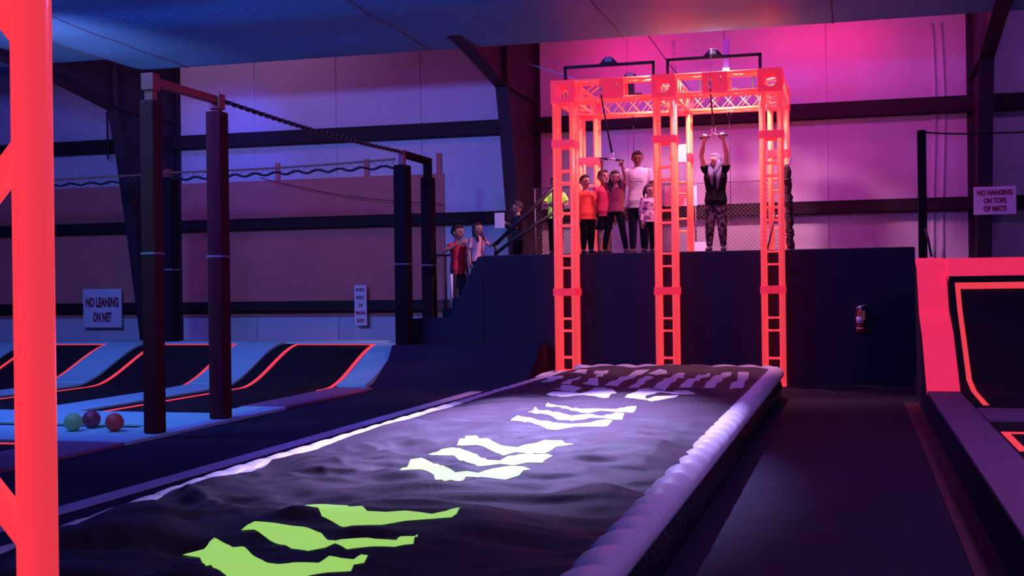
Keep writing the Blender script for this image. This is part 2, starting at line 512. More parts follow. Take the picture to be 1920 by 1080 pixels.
def pulley_mount(x0, x1, y, label, top=5.24, upright=False):
    t = thing('pulley_mount', label, 'pulley mount', (0, 0, 0), 0, None)
    bm = B(); r = 0.024
    for x in (x0, x1): box(bm, (x - r, y - r, FZ), (x + r, y + r, top))
    box(bm, (x0 - r, y - r, top - r), (x1 + r, y + r, top + r)); link('arch', bm, blackm, t)
    c = (x0 + x1) / 2
    bm = B()
    extrude_poly(bm, [(c - 0.17, top), (c - 0.07, top + 0.11), (c + 0.07, top + 0.11), (c + 0.17, top)], 'y', y - 0.05, y + 0.05)
    link('bracket', bm, blackm, t)
    bm = B(); box(bm, (c - 0.065, y - 0.064, top + 0.045), (c + 0.065, y - 0.05, top + 0.12), 0.003)
    box(bm, (c - 0.065, y - 0.064, top + 0.11), (c + 0.065, y + 0.05, top + 0.125), 0.003)
    link('pulley_plate', bm, chrome, t)
    if y > 21:
        bm = B(); box(bm, (c - 0.06, y - 0.05, FZ), (c + 0.06, y + 0.05, top)); box(bm, (c - 0.2, y - 0.06, FZ), (c + 0.2, y + 0.06, FZ + 0.05)); link('stem', bm, blackm, t)
    if upright:
        bm = B(); box(bm, (c - 0.05, y - 0.05, top + 0.12), (c + 0.05, y + 0.05, top + 0.62)); link('upright', bm, purplesteel, t)
    return t


YB = 19.815
pulley_mount(-4.59, -3.12, YB, 'black arch with pulley bracket on the front truss beam, left bay', 5.235)
pulley_mount(-2.89, -1.42, YB, 'black arch with shiny pulley bracket on the front truss beam, right bay', 5.255)
pulley_mount(-4.3, -3.38, 21.735, 'black pulley arch half hidden behind the truss top, left bay', 5.30)
pulley_mount(-2.6, -1.68, 21.735, 'black pulley arch with tall grey-violet upright behind the truss top, right bay', 5.28, True)


def trapeze(top, ring, bar_l, bar_r, label, extra_rope):
    t = thing('trapeze_bar', label, 'trapeze bar')
    bm = B()
    if extra_rope: tube(bm, [extra_rope, top], 0.006, 6)
    tube(bm, [top, Vector(top) + Vector((0, 0.005, -0.10))], 0.010, 8); link('top_cord', bm, chrome, t, True)
    bm = B(); torus(bm, Vector(top) + Vector((0, 0, -0.10)), 0.032, 0.010, 'y', 16, 6, sx=0.8, sz=1.9); link('carabiner', bm, chrome, t, True)
    bm = B(); a = Vector(top) + Vector((0, 0.01, -0.16)); tube(bm, [a, a.lerp(Vector(ring), 0.5), ring], [0.014, 0.013, 0.019], 8); link('strap', bm, blackm, t, True)
    bm = B(); torus(bm, Vector(ring) + Vector((0, 0, -0.05)), 0.030, 0.008, 'y', 16, 6, sz=1.7); link('ring', bm, chrome, t, True)
    L, R = Vector(bar_l), Vector(bar_r); c = (L + R) / 2
    bm = B(); hub = Vector(ring) + Vector((0, 0, -0.105))
    tube(bm, [L.lerp(R, 0.30), hub, L.lerp(R, 0.70)], 0.012, 8); ball(bm, hub, 0.022, 10); link('handle_bar', bm, chrome, t, True)
    for (p, q) in ((L, L.lerp(R, 0.34)), (R, L.lerp(R, 0.66))):
        bm = B(); tube(bm, [p, q], 0.019, 10); link('grip', bm, blackm, t, True)
    return t


HY = 20.22
trapeze((-3.95, FY0 - 0.045, 4.88), (-3.905, HY, 3.84), (-4.12, HY, 3.755), (-3.70, HY, 3.70),
        'black two-handled trapeze bar held up by the girl in the left bay', None)
trapeze((-2.19, FY0 - 0.045, 4.88), (-2.21, HY, 4.19), (-2.44, HY, 4.02), (-1.98, HY, 4.05),
        'black two-handled trapeze bar gripped by the long-haired woman in the right bay', (-2.165, FY0 - 0.02, 5.36))

bm = B(); p0, p1 = Vector((-6.02, 21.9, 5.84)), Vector((-4.15, 19.64, 4.93))
tube(bm, [p0, p0.lerp(p1, .5) - Vector((0, 0, .01)), p1], 0.013, 8)
tag(link('guy_cable', bm, whitecable, None, True), 'bright white cable slanting down from the dark column to the truss top', 'cable')
bm = B(); p0, p1 = Vector((-3.91, 23.97, 6.59)), Vector((-2.75, 21.75, 5.02))
tube(bm, [p0, p0.lerp(p1, .5) - Vector((0, 0, .03)), p1], 0.008, 6)
tag(link('thin_wire', bm, girtm, None, True), 'thin dark wire from the ceiling down behind the right bay of the truss', 'wire')
for x, z0, lab in ((-3.80, 3.86, 'thin cord with a small ring hanging from the rear beam of the left bay'), (-2.10, 2.70, 'long thin cord with a small ring hanging from the rear beam of the right bay')):
    t = thing('hanging_cord', lab, 'cord')
    bm = B(); torus(bm, (x, 21.735, 4.585), 0.035, 0.008, 'y', 14, 6, sz=1.4); link('ring', bm, girtm, t, True)
    bm = B(); tube(bm, [(x, 21.735, 4.55), (x + 0.004, 21.735, (z0 + 4.5) / 2), (x, 21.735, z0)], 0.006, 5); link('cord', bm, girtm, t, True)

# near tower at the left picture edge
tower = thing('truss_tower', 'glowing red-orange truss tower close by at the far left edge', 'truss tower')
cx1, cx0, cy1, cy0 = -1.29, -1.58, 1.715, 1.425
for x in (cx0, cx1):
    for y in (cy0, cy1): link('chord', chord_bm(x, y, 0, 3.6, 0.033), fluo, tower, True)
nodes = [(2.02, 1), (1.90, 1), (1.56, 0), (1.66, 0), (1.19, 1), (1.30 - 0.23, 1)]
for y in (cy1, cy0):
    pairs = [((cx1, 2.005), (cx0, 2.345)), ((cx1, 1.855), (cx0, 1.545)), ((cx1, 1.185), (cx0, 1.495)), ((cx1, 1.06), (cx0, 0.75)),
             ((cx1, 0.40), (cx0, 0.70)), ((cx0, 2.40), (cx1, 2.70)), ((cx1, 2.80), (cx0, 3.10)), ((cx0, 3.15), (cx1, 3.45)), ((cx1, 0.30), (cx0, 0.05))]
    for (a, b) in pairs:
        bm = B(); tube(bm, [(a[0], y, a[1]), (b[0], y, b[1])], 0.0225, 14); link('brace', bm, fluo, tower, True)
for x in (cx0, cx1):
    for z in (0.15, 0.9, 2.5, 3.3):
        bm = B(); tube(bm, [(x, cy0, z), (x, cy1, z)], 0.018, 10)
        if x == cx0 or z > 2.3 or z < 0.5: link('rung', bm, fluo, tower, True)
        else: bm.free()
bm = B(); box(bm, (cx0 - 0.05, cy0 - 0.05, 0), (cx1 + 0.05, cy1 + 0.05, 0.012)); link('base_plate', bm, fluo, tower)

# ------------------------------------------------------------------ landing bag
HASH = np.random.RandomState(11).rand(256, 256)


def vn(x, y):
    xi, yi = np.floor(x).astype(int), np.floor(y).astype(int)
    fx, fy = x - xi, y - yi
    fx, fy = fx * fx * fx * (fx * (fx * 6 - 15) + 10), fy * fy * fy * (fy * (fy * 6 - 15) + 10)
    h = lambda a, b: HASH[a & 255, b & 255]
    return (h(xi, yi) * (1 - fx) + h(xi + 1, yi) * fx) * (1 - fy) + (h(xi, yi + 1) * (1 - fx) + h(xi + 1, yi + 1) * fx) * fy - 0.5


BX0, BX1, BY0, BY1 = -4.28, -1.02, 3.2, 18.15


def bag_smooth(x, y):
    t = (x + 2.65) / 1.6
    z = 0.40 + 0.045 * np.clip(1 - t * t, 0, 1)
    z = z - 0.03 * np.exp(-((x + 3.1) / 0.35) ** 2)
    return z


def ridge(n): return 1 - 2 * np.sqrt(n * n + 0.006)


FM = None        # where the stiff printing keeps the cloth smooth (0) or lets it crease (1)


def bag_h(x, y, fine=1.0):
    x = np.asarray(x, float); y = np.asarray(y, float)
    if FM is not None:
        ii = np.clip(((x - BX0) / (BX1 - BX0) * (FM.shape[1] - 1)), 0, FM.shape[1] - 1.001); jj = np.clip(((y - BY0) / (BY1 - BY0) * (FM.shape[0] - 1)), 0, FM.shape[0] - 1.001)
        i0, j0 = ii.astype(int), jj.astype(int); fi, fj = ii - i0, jj - j0
        fine = fine * ((FM[j0, i0] * (1 - fi) + FM[j0, i0 + 1] * fi) * (1 - fj) + (FM[j0 + 1, i0] * (1 - fi) + FM[j0 + 1, i0 + 1] * fi) * fj)
    fine = fine * np.clip((x - BX0) / 0.8, 0.15, 1)
    z = bag_smooth(x, y)
    near = np.clip((14 - y) / 8, 0.25, 1)
    left = np.clip((-2.6 - x) / 1.2, 0, 1)
    # long shallow wrinkles that run across the bag
    xr, yr = x * 0.94 + y * 0.34, y * 0.94 - x * 0.34
    wx = xr + 0.25 * vn(x * 1.3 + 7, y * 1.3)
    z = z + 0.10 * near * vn(wx * 0.7 + 3, yr * 1.7)
    z = z + 0.085 * near * vn(wx * 1.1 + 13, yr * 3.4)
    z = z + fine * (0.45 + 0.55 * near) * (0.072 * vn(wx * 1.9 + 31, yr * 6.2) + 0.034 * ridge(1.4 * vn(wx * 1.5 + 61, yr * 4.6 + 0.8 * x)) - 0.022) + fine * 0.022 * vn(wx * 3.6 + 3, yr * 11 + 5)
    # folds gathered from the left edge
    xl, yl = x * 0.75 - y * 0.66, y * 0.75 + x * 0.66
    z = z + left * near * (0.10 * ridge(vn(xl * 1.0 + 5, yl * 2.8)) - 0.06 + fine * 0.055 * vn(xl * 2.6, yl * 5.0 + 9) + fine * 0.025 * ridge(vn(xl * 4.1, yl * 6.0 + 2)))
    ed = np.minimum(np.minimum(x - BX0, BX1 - x), np.minimum(y - BY0, BY1 - y))
    k = np.clip(ed / 0.35, 0, 1)
    k2 = np.clip((x - BX0) / 0.75, 0, 1)
    return 0.385 + (z - 0.385) * k - 0.055 * (1 - k2) ** 1.5 * (x < -2.6)


def rrect(x0, x1, y0, y1, r, step):
    """rounded rectangle path"""
    pts = []
    def seg(a, b):
        n = max(1, int((Vector(b) - Vector(a)).length / step))
        for i in range(n): pts.append(tuple(Vector(a).lerp(Vector(b), i / n)))
    def arc(cx, cy, a0):
        n = max(4, int(r * PI / 2 / step))
        for i in range(n):
            a = a0 + PI / 2 * i / n; pts.append((cx + r * math.cos(a), cy + r * math.sin(a)))
    seg((x1, y0 + r), (x1, y1 - r)); arc(x1 - r, y1 - r, 0)
    seg((x1 - r, y1), (x0 + r, y1)); arc(x0 + r, y1 - r, PI / 2)
    seg((x0, y1 - r), (x0, y0 + r)); arc(x0 + r, y0 + r, PI)
    seg((x0 + r, y0), (x1 - r, y0)); arc(x1 - r, y0 + r, 1.5 * PI)
    return pts


def on_bag(u, v):
    """where the line of sight through a point of the photograph first meets the cloth"""
    du, dv = u - 960, v - 540
    d = FW + (RT * du - UPV * dv) / F_PX
    t = np.linspace((0.62 - CAM_H) / d.z, (0.22 - CAM_H) / d.z, 700)
    below = CAM_H + t * d.z < bag_h(t * d.x, t * d.y, 0.0) + 0.004
    k = int(np.argmax(below)) if below.any() else len(t) // 2
    return EYE + d * float(t[k])


Z7 = lambda L: [(560 + x / 3, 720 + y / 3) for x, y in L]
R1 = [
    Z7([(5, 697), (70, 665), (95, 660), (180, 672), (275, 680), (385, 712), (490, 720), (600, 715), (750, 732), (830, 720), (912, 697), (890, 735), (860, 752), (750, 758), (600, 768), (470, 792), (300, 795), (250, 810), (130, 730), (70, 690)]),
    [(452, 993), (463, 980), (477, 974), (527, 979), (567, 987), (603, 1000), (628, 1014), (660, 1007), (703, 1009), (743, 1011), (763, 1002), (783, 999), (775, 1015), (740, 1022), (700, 1023), (650, 1030), (628, 1019), (610, 1028), (577, 1034), (547, 1028), (533, 1020), (500, 1007), (477, 992), (463, 992)],
    [(342, 1040), (363, 1031), (382, 1028), (393, 1012), (402, 1006), (430, 1018), (467, 1033), (493, 1050), (520, 1057), (550, 1053), (597, 1055), (617, 1042), (640, 1047), (663, 1050), (677, 1040), (690, 1043), (683, 1057), (663, 1059), (658, 1070), (620, 1072), (560, 1078), (510, 1086), (430, 1085), (400, 1062), (375, 1045)]]
R2 = [Z7(L) for L in (
    [(890, 340), (940, 295), (1000, 292), (1080, 310), (1150, 345), (1230, 355), (1290, 335), (1380, 315), (1480, 322), (1548, 338), (1510, 345), (1450, 350), (1380, 385), (1290, 388), (1220, 382), (1150, 400), (1080, 368), (1010, 340), (920, 342)],
    [(730, 395), (775, 380), (800, 355), (870, 350), (940, 370), (1000, 395), (1060, 425), (1130, 430), (1230, 395), (1310, 388), (1400, 395), (1430, 405), (1395, 420), (1370, 438), (1280, 440), (1210, 455), (1130, 448), (1080, 455), (1005, 468), (930, 430), (870, 402), (790, 405)],
    [(555, 485), (590, 470), (630, 430), (690, 420), (750, 435), (820, 470), (880, 500), (950, 495), (1010, 500), (1090, 475), (1190, 458), (1270, 460), (1305, 472), (1265, 480), (1240, 505), (1160, 528), (1080, 525), (1020, 522), (940, 520), (820, 542), (760, 515), (690, 485), (600, 492)])]
R3 = [Z7(L) for L in (
    [(1388, 115), (1400, 108), (1500, 125), (1590, 140), (1720, 140), (1780, 140), (1840, 125), (1900, 118), (1895, 140), (1880, 160), (1780, 156), (1700, 150), (1610, 168), (1540, 150), (1470, 130), (1395, 128)],
    [(1290, 155), (1330, 140), (1440, 155), (1530, 178), (1640, 175), (1710, 180), (1780, 160), (1830, 162), (1820, 198), (1765, 198), (1720, 190), (1640, 188), (1540, 208), (1470, 200), (1390, 170)],
    [(1190, 200), (1230, 178), (1330, 195), (1430, 215), (1530, 222), (1640, 215), (1720, 196), (1765, 202), (1735, 242), (1640, 238), (1560, 235), (1450, 252), (1400, 248), (1330, 225), (1250, 208)])]
Z6 = lambda L: [(1000 + x / 6, 680 + y / 6) for x, y in L]
R4 = [Z6(L) for L in (
    [(145, 347), (220, 318), (330, 322), (470, 333), (530, 340), (640, 310), (690, 280), (800, 280), (890, 295), (940, 335), (930, 350), (880, 350), (835, 400), (720, 385), (600, 368), (500, 365), (420, 375), (360, 390), (260, 370)],
    [(215, 295), (300, 290), (315, 250), (420, 250), (520, 265), (545, 290), (490, 310), (465, 330), (330, 312)],
    [(1020, 390), (1050, 365), (1140, 335), (1180, 300), (1300, 290), (1420, 310), (1540, 330), (1640, 305), (1740, 310), (1825, 350), (1720, 352), (1560, 348), (1420, 333), (1360, 350), (1265, 368), (1262, 400), (1290, 402), (1360, 376), (1440, 372), (1640, 354), (1610, 385), (1500, 405), (1330, 435), (1270, 420), (1150, 405)])]
Z36 = lambda L: [(1000 + x / 3.6, 460 + y / 3.6) for x, y in L]
R5 = [Z36(L) for L in (
    [(1325, 965), (1335, 930), (1378, 915), (1380, 850), (1455, 855), (1450, 905), (1430, 915), (1410, 965)],
    [(1140, 965), (1165, 930), (1190, 910), (1205, 890), (1265, 870), (1280, 852), (1340, 850), (1330, 880), (1285, 895), (1270, 920), (1240, 930), (1215, 965)],
    [(975, 965), (1000, 935), (1025, 920), (1040, 900), (1090, 890), (1110, 875), (1195, 858), (1190, 885), (1130, 895), (1120, 915), (1085, 920), (1055, 965)],
    [(800, 965), (835, 930), (870, 915), (880, 895), (935, 885), (950, 870), (980, 855), (1025, 860), (1015, 890), (970, 895), (960, 920), (925, 930), (890, 975)],
    [(640, 960), (660, 940), (690, 930), (710, 905), (760, 880), (810, 885), (800, 900), (760, 915), (750, 930), (720, 945), (705, 965)],
    [(485, 945), (515, 920), (560, 910), (580, 890), (640, 880), (660, 862), (700, 842), (790, 840), (750, 860), (735, 870), (690, 885), (680, 895), (630, 910), (600, 920), (570, 955)],
    [(330, 930), (370, 918), (375, 895), (435, 892), (440, 942), (390, 940)],
    [(185, 935), (230, 910), (280, 895), (320, 880), (305, 905), (265, 915), (250, 937)],
    [(50, 918), (90, 908), (95, 890), (150, 880), (205, 878), (200, 895), (165, 900), (110, 924)],
    [(405, 868), (415, 848), (510, 844), (500, 866)], [(250, 862), (300, 836), (365, 836), (355, 864)], [(420, 888), (430, 870), (475, 868), (470, 886)], [(770, 862), (850, 838), (900, 842), (905, 862), (830, 880)],
    [(5, 890), (60, 862), (110, 850), (160, 842), (120, 862), (60, 884)])]
XY = {}
for grp, L in (('R1', R1), ('R2', R2), ('R3', R3), ('R4', R4), ('R5', R5)):
    XY[grp] = [[tuple(on_bag(*p)[:2]) for p in poly] for poly in L]
MX, MY = np.meshgrid(np.linspace(BX0, BX1, 160), np.linspace(BY0, BY1, 740))
msk = np.zeros(MX.shape)
for L in XY.values():
    for poly in L:
        inside = np.zeros(MX.shape, bool)
        for (xa, ya), (xb, yb) in zip(poly, poly[1:] + poly[:1]):
            if ya == yb: continue
            c = ((ya > MY) != (yb > MY)) & (MX < (xb - xa) * (MY - ya) / (yb - ya) + xa)
            inside ^= c
        msk[inside] = 1
for _ in range(2):      # widen and soften by about 10 cm
    for ax in (0, 1):
        msk = sum(np.roll(msk, q, ax) for q in range(-3, 4)) / 7 * (1.6 if _ == 0 else 1)
    msk = np.clip(msk, 0, 1)
FM = 1 - 0.92 * msk

bag = thing('landing_air_bag', 'long black air landing bag with lime and white bars on top and a white edge', 'air bag')
DX = 0.016
nx, ny = int((BX1 - BX0) / DX), int((BY1 - BY0) / DX)
gx, gy = np.meshgrid(np.linspace(BX0, BX1, nx), np.linspace(BY0, BY1, ny))
# round the four corners in plan
RC = 0.55
cxn = np.clip(gx, BX0 + RC, BX1 - RC); cyn = np.clip(gy, BY0 + RC, BY1 - RC)
dx_, dy_ = gx - cxn, gy - cyn
mx = np.maximum(np.abs(dx_), np.abs(dy_)); hyp = np.sqrt(dx_ ** 2 + dy_ ** 2) + 1e-9
f = np.where((np.abs(dx_) > 0) & (np.abs(dy_) > 0), mx / hyp, 1)
gx2, gy2 = cxn + dx_ * f, cyn + dy_ * f
def tuck(x, y):      # the near left end of the bag is drawn in a little
    return x + 0.24 * np.clip((7.5 - y) / 3.0, 0, 1) * np.clip((-2.6 - x) / 1.6, 0, 1)


gz = bag_h(gx2, gy2); gx2 = tuck(gx2, gy2)
verts = np.stack([gx2, gy2, gz], -1).reshape(-1, 3)
idx = np.arange(nx * ny).reshape(ny, nx)
faces = np.stack([idx[:-1, :-1], idx[:-1, 1:], idx[1:, 1:], idx[1:, :-1]], -1).reshape(-1, 4)
me = bpy.data.meshes.new('top_cover'); me.from_pydata(verts.tolist(), [], faces.tolist())
linkme('top_cover', me, bagm, bag, True)

# gathered white edge: a lumpy roll along the rim
path = rrect(BX0 + 0.06, BX1 - 0.07, BY0 + 0.06, BY1 - 0.06, RC, 0.03)
path = [(float(tuck(np.array(q[0]), np.array(q[1]))), q[1]) for q in path]
n = len(path); rings = []; s = 0.0
for i in range(n):
    p, q, o = Vector((*path[i], 0)), Vector((*path[(i + 1) % n], 0)), Vector((*path[i - 1], 0))
    s += (p - o).length
    t = (q - o).normalized(); out = Vector((t.y, -t.x, 0))
    lump = abs(math.sin(PI * s / 0.36 + 0.8 * math.sin(s * 0.9) + 0.5 * math.sin(s * 2.3))) ** 0.7
    side = 0.35 if out.x < -0.7 else 1.0
    ring = []
    for k in range(18):
        a = 2 * PI * k / 18; ca, sa = math.cos(a), math.sin(a)
        jit = 0.010 * mnoise.noise(Vector((s * 4, ca * 1.5, sa * 1.5))) * side
        top = max(0, sa) * max(0, 0.55 - 0.45 * ca)
        up = (0.090 if side == 1 else 0.065) + (0.060 * (lump - 0.6) * (side if side == 1 else 0.6) - 0.010) * top
        inn = (0.100 if side == 1 else 0.075) + 0.045 * lump * side * max(0, -ca)
        jit *= 0.5 + 0.5 * (ca < 0)
        ring.append(p + out * (ca * inn + jit) + Vector((0, 0, (0.345 if side == 1 else 0.305) + sa * up + jit)))
    rings.append(ring)
bm = B(); loft(bm, rings, closed=True); link('edge_trim', bm, trimm, bag, True)
# black side wall
bm = B(); rings = []; s = 0
path2 = rrect(BX0 + 0.04, BX1 - 0.02, BY0 + 0.04, BY1 - 0.03, RC, 0.05)
path2 = [(float(tuck(np.array(q[0]), np.array(q[1]))), q[1]) for q in path2]
n = len(path2)
for i in range(n):
    p, q, o = Vector((*path2[i], 0)), Vector((*path2[(i + 1) % n], 0)), Vector((*path2[i - 1], 0))
    t = (q - o).normalized(); out = Vector((t.y, -t.x, 0)); s += (p - o).length
    ring = []
    for (z, a) in ((0.36, -0.02), (0.27, 0.0), (0.18, 0.03), (0.09, 0.02), (0.0, 0.0)):
        w = math.sin(PI * z / 0.36)
        ring.append(p + out * (a + 0.03 * w * mnoise.noise(Vector((s * 3.0, z * 9, 0.5)))) + Vector((0, 0, z)))
    rings.append(ring)
vr = [[bm.verts.new(p) for p in r] for r in rings]
for i in range(n):
    a, b = vr[i], vr[(i + 1) % n]
    for k in range(4): bm.faces.new((a[k], b[k], b[k + 1], a[k + 1]))
link('side_wall', bm, skirtm, bag, True)


def printed(name, pts, m):
    bm = B()
    bm.faces.new([bm.verts.new((p[0], p[1], 0)) for p in pts])
    bmesh.ops.triangulate(bm, faces=bm.faces[:])
    for _ in range(7):
        es = [e for e in bm.edges if e.calc_length() > 0.02]
        if not es: break
        bmesh.ops.subdivide_edges(bm, edges=es, cuts=1)
        bmesh.ops.triangulate(bm, faces=[f for f in bm.faces if len(f.verts) > 3])
    xy = np.array([v.co[:2] for v in bm.verts])
    # stay on top of the cloth between its grid points
    h = bag_h(xy[:, 0], xy[:, 1])
    for v, z in zip(bm.verts, h): v.co.z = z + 0.0025
    o = link(name, bm, m, bag, True)
    if o.data.polygons[0].normal.z < 0: o.data.flip_normals()
    return o


for p in XY['R1']: printed('printed_bar', p, limem)
for p in XY['R2']: printed('printed_bar', p, limem)
for p in XY['R3']: printed('printed_bar', p, whitep)
for p in XY['R4']: printed('printed_letter', p, whitep)
for p in XY['R5']: printed('printed_block', p, whitep)

# low edging along the left of the bag and the dull strip along the right deck
bm = B(); box(bm, (-5.76, 3, 0), (-5.56, 18.1, 0.012), 0.004)
tag(link('floor_edging', bm, mat('violet_grey_edging', (0.62, 0.52, 0.70), 0.5)), 'low grey edging strip on the black floor left of the landing bag', 'edging strip')
bm = B(); box(bm, (0.60, 3, 0.0), (0.78, 17.2, 0.006)); o = link('trim_floor_strip', bm, stripm); o['kind'] = 'structure'

# ------------------------------------------------------------------ platform and stairs
bm = B(); box(bm, (-6.14, 20.05, 0), (0.89, 22.3, PLAT), 0.015); struct('trim_platform_block', bm, carpetm)
bm = B(); extrude_poly(bm, [(-6.13, 0), (-6.13, PLAT - 0.01), (-6.22, PLAT - 0.02), (-6.74, 1.11), (-7.47, 1.09), (-7.47, 0.66), (-7.56, 0.66), (-7.56, 0)], 'y', 20.03, 20.55)
struct('trim_stair_side', bm, carpetm)
bm = B(); extrude_poly(bm, [(18.15, 0), (18.6, 0.10), (19.2, 0.42), (19.42, 0.66), (20.02, 0.66), (20.02, 0)], 'x', -7.56, -5.0); struct('trim_stair_wedge', bm, carpetm)
bm = B()
box(bm, (-7.75, 20.56, 0), (-6.75, 22.3, 1.05))
for k in range(5):
    box(bm, (-7.05 + k * 0.19, 20.56, 0), (-6.86 + k * 0.19, 22.3, 1.25 + k * 0.19))
struct('trim_stairs', bm, carpetm)

# handrail
rail = thing('stair_handrail', 'black double handrail slanting up the stairs left of the truss frame', 'handrail')
bm = B(); tube(bm, [(-6.06, 20.45, 2.33), (-5.56, 20.45, 2.78), (-4.95, 20.45, 3.33)], 0.035, 10); link('top_rail', bm, blackm, rail, True)
bm = B(); tube(bm, [(-6.02, 20.45, 2.20), (-5.70, 20.45, 2.44), (-4.95, 20.45, 2.90)], 0.030, 10); link('lower_rail', bm, blackm, rail, True)
for p, q in (((-6.02, 20.45, 2.15), (-6.02, 20.45, 2.36)), ((-4.97, 20.45, PLAT), (-4.97, 20.45, 3.35))):
    bm = B(); tube(bm, [p, q], 0.03, 10); link('rail_post', bm, blackm, rail, True)


def fence(x0, x1, y, z0, z1, label, posts, pitch=0.075):
    t = thing('chain_link_fence', label, 'fence')
    bm = B(); tube(bm, [(x0, y, z1), (x1, y, z1)], 0.022 if pitch < 0.07 else 0.010, 10); link('top_rail', bm, blackm if pitch < 0.07 else wirem, t, True)
    for x in posts:
        bm = B(); tube(bm, [(x, y, z0), (x, y, z1)], 0.024 if pitch < 0.07 else 0.014, 10); link('post', bm, blackm if pitch < 0.07 else wirem, t, True)
    bm = B(); h = z1 - z0; n = int((x1 - x0 + h) / pitch); r = 0.0026
    for i in range(n + 1):
        for sgn in (1, -1):
            a = x0 - h + i * pitch
            pa, pb = [a, z0], [a + h, z1]
            if pa[0] < x0: pa[1] += x0 - pa[0]; pa[0] = x0
            if pb[0] > x1: pb[1] -= pb[0] - x1; pb[0] = x1
            if pb[0] <= pa[0]: continue
            A, Bq = Vector((pa[0], y + 0.002 * sgn, pa[1])), Vector((pb[0], y + 0.002 * sgn, pb[1]))
            if sgn < 0:
                A.x, Bq.x = x0 + x1 - A.x, x0 + x1 - Bq.x
            tube(bm, [A, Bq], r, 4)
    link('wire_mesh', bm, wirem, t)
    return t


fence(-5.75, -1.12, 22.05, PLAT, 3.44, 'chain-link fence along the back of the platform behind the people', (-5.72, -4.3, -2.75, -1.14))
fence(-7.72, -6.9, 22.1, 1.05, 2.24, 'short chain-link fence piece on the stair landing left of the boy in red', (-7.70, -7.50, -6.92), 0.06)

# boards and papers
def sheet(name, x0, x1, z0, z1, y, m, label, cat):
    bm = B(); box(bm, (x0, y, z0), (x1, y + 0.008, z1)); return tag(link(name, bm, m), label, cat)


sheet('white_board', -3.30, -2.72, 3.03, 3.39, 22.03, signm, 'blank white board on the chain-link fence left of the long-haired woman', 'board')
sheet('white_board', -2.82, -2.52, PLAT + 0.005, 2.38, 22.03, signm, 'small pale board standing low at the foot of the chain-link fence', 'board')
sheet('paper_notice', -2.995, -2.83, 3.77, 4.08, 21.525, paperm, 'white paper notice taped to the rear middle truss leg', 'notice')

# rolled netting strapped to the rear right leg, with sticks
t = thing('netting_bundle', 'dark rough bundle of netting strapped upright to the right truss leg', 'netting', (0, 0, 0))
bm = B(); pts = []
for i in range(24):
    z = 2.17 + 1.38 * i / 23
    pts.append((-1.015 + 0.012 * math.sin(i * 1.9) - 0.045 * i / 23, 20.40, z))
tube(bm, pts, [0.062 + 0.022 * mnoise.noise(Vector((i * 0.9, 2, 0))) for i in range(23)] + [0.02], 10)
link('netting_roll', bm, barkm, t, True)
for z in (2.4, 2.95, 3.3):
    bm = B(); torus(bm, (-1.02 - 0.03 * (z - 2.2), 20.40, z), 0.075, 0.008, 'z', 18, 6); link('strap', bm, blackm, t, True)
bm = B(); tube(bm, [(-1.09, 20.5, 3.35), (-0.995, 20.5, 3.68)], 0.014, 8)
tube(bm, [(-1.08, 20.46, 2.6), (-1.09, 20.5, 3.35)], 0.014, 8)
tag(link('stick', bm, purplesteel, None, True), 'thin grey stick poking out above the netting bundle', 'stick')
bm = B(); tube(bm, [(-1.40, 20.6, PLAT + 0.01), (-1.26, 20.75, 2.79)], 0.014, 8)
tag(link('leaning_stick', bm, barkm, None, True), 'thin dark stick leaning beside the right truss leg', 'stick')

# fire extinguisher on the platform face
ex = thing('fire_extinguisher', 'small red fire extinguisher with yellow tag hung on the black platform front', 'fire extinguisher', (0.055, 19.94, 0.84))
bm = B(); tube(bm, [(0, 0, 0), (0, 0, 0.012), (0, 0, 0.29), (0, 0, 0.325), (0, 0, 0.345)], [0.055, 0.06, 0.06, 0.045, 0.025], 20); link('cylinder', bm, extred, ex, True)
bm = B(); tube(bm, [(0, 0, 0.14), (0, 0, 0.24)], 0.0615, 20); link('label_band', bm, whitep, ex, True)
bm = B(); tube(bm, [(0, 0, 0.05), (0, 0, 0.07)], 0.0612, 20); link('lower_band', bm, whitep, ex, True)
bm = B(); box(bm, (-0.02, -0.02, 0.34), (0.02, 0.02, 0.385), 0.004); tube(bm, [(-0.06, 0, 0.365), (0.0, 0, 0.395), (0.115, 0, 0.425)], 0.014, 8); link('valve_handle', bm, chrome, ex, True)
bm = B(); tube(bm, [(-0.02, -0.01, 0.36), (-0.07, -0.02, 0.30), (-0.075, -0.02, 0.16), (-0.07, -0.02, 0.10)], 0.010, 8); link('hose', bm, blackm, ex, True)
bm = B(); box(bm, (0.015, -0.072, 0.19), (0.075, -0.066, 0.34), 0.002); link('inspection_tag', bm, tagm, ex)
bm = B(); box(bm, (-0.03, 0.055, 0.1), (0.03, 0.11, 0.36)); link('wall_bracket', bm, blackm, ex)

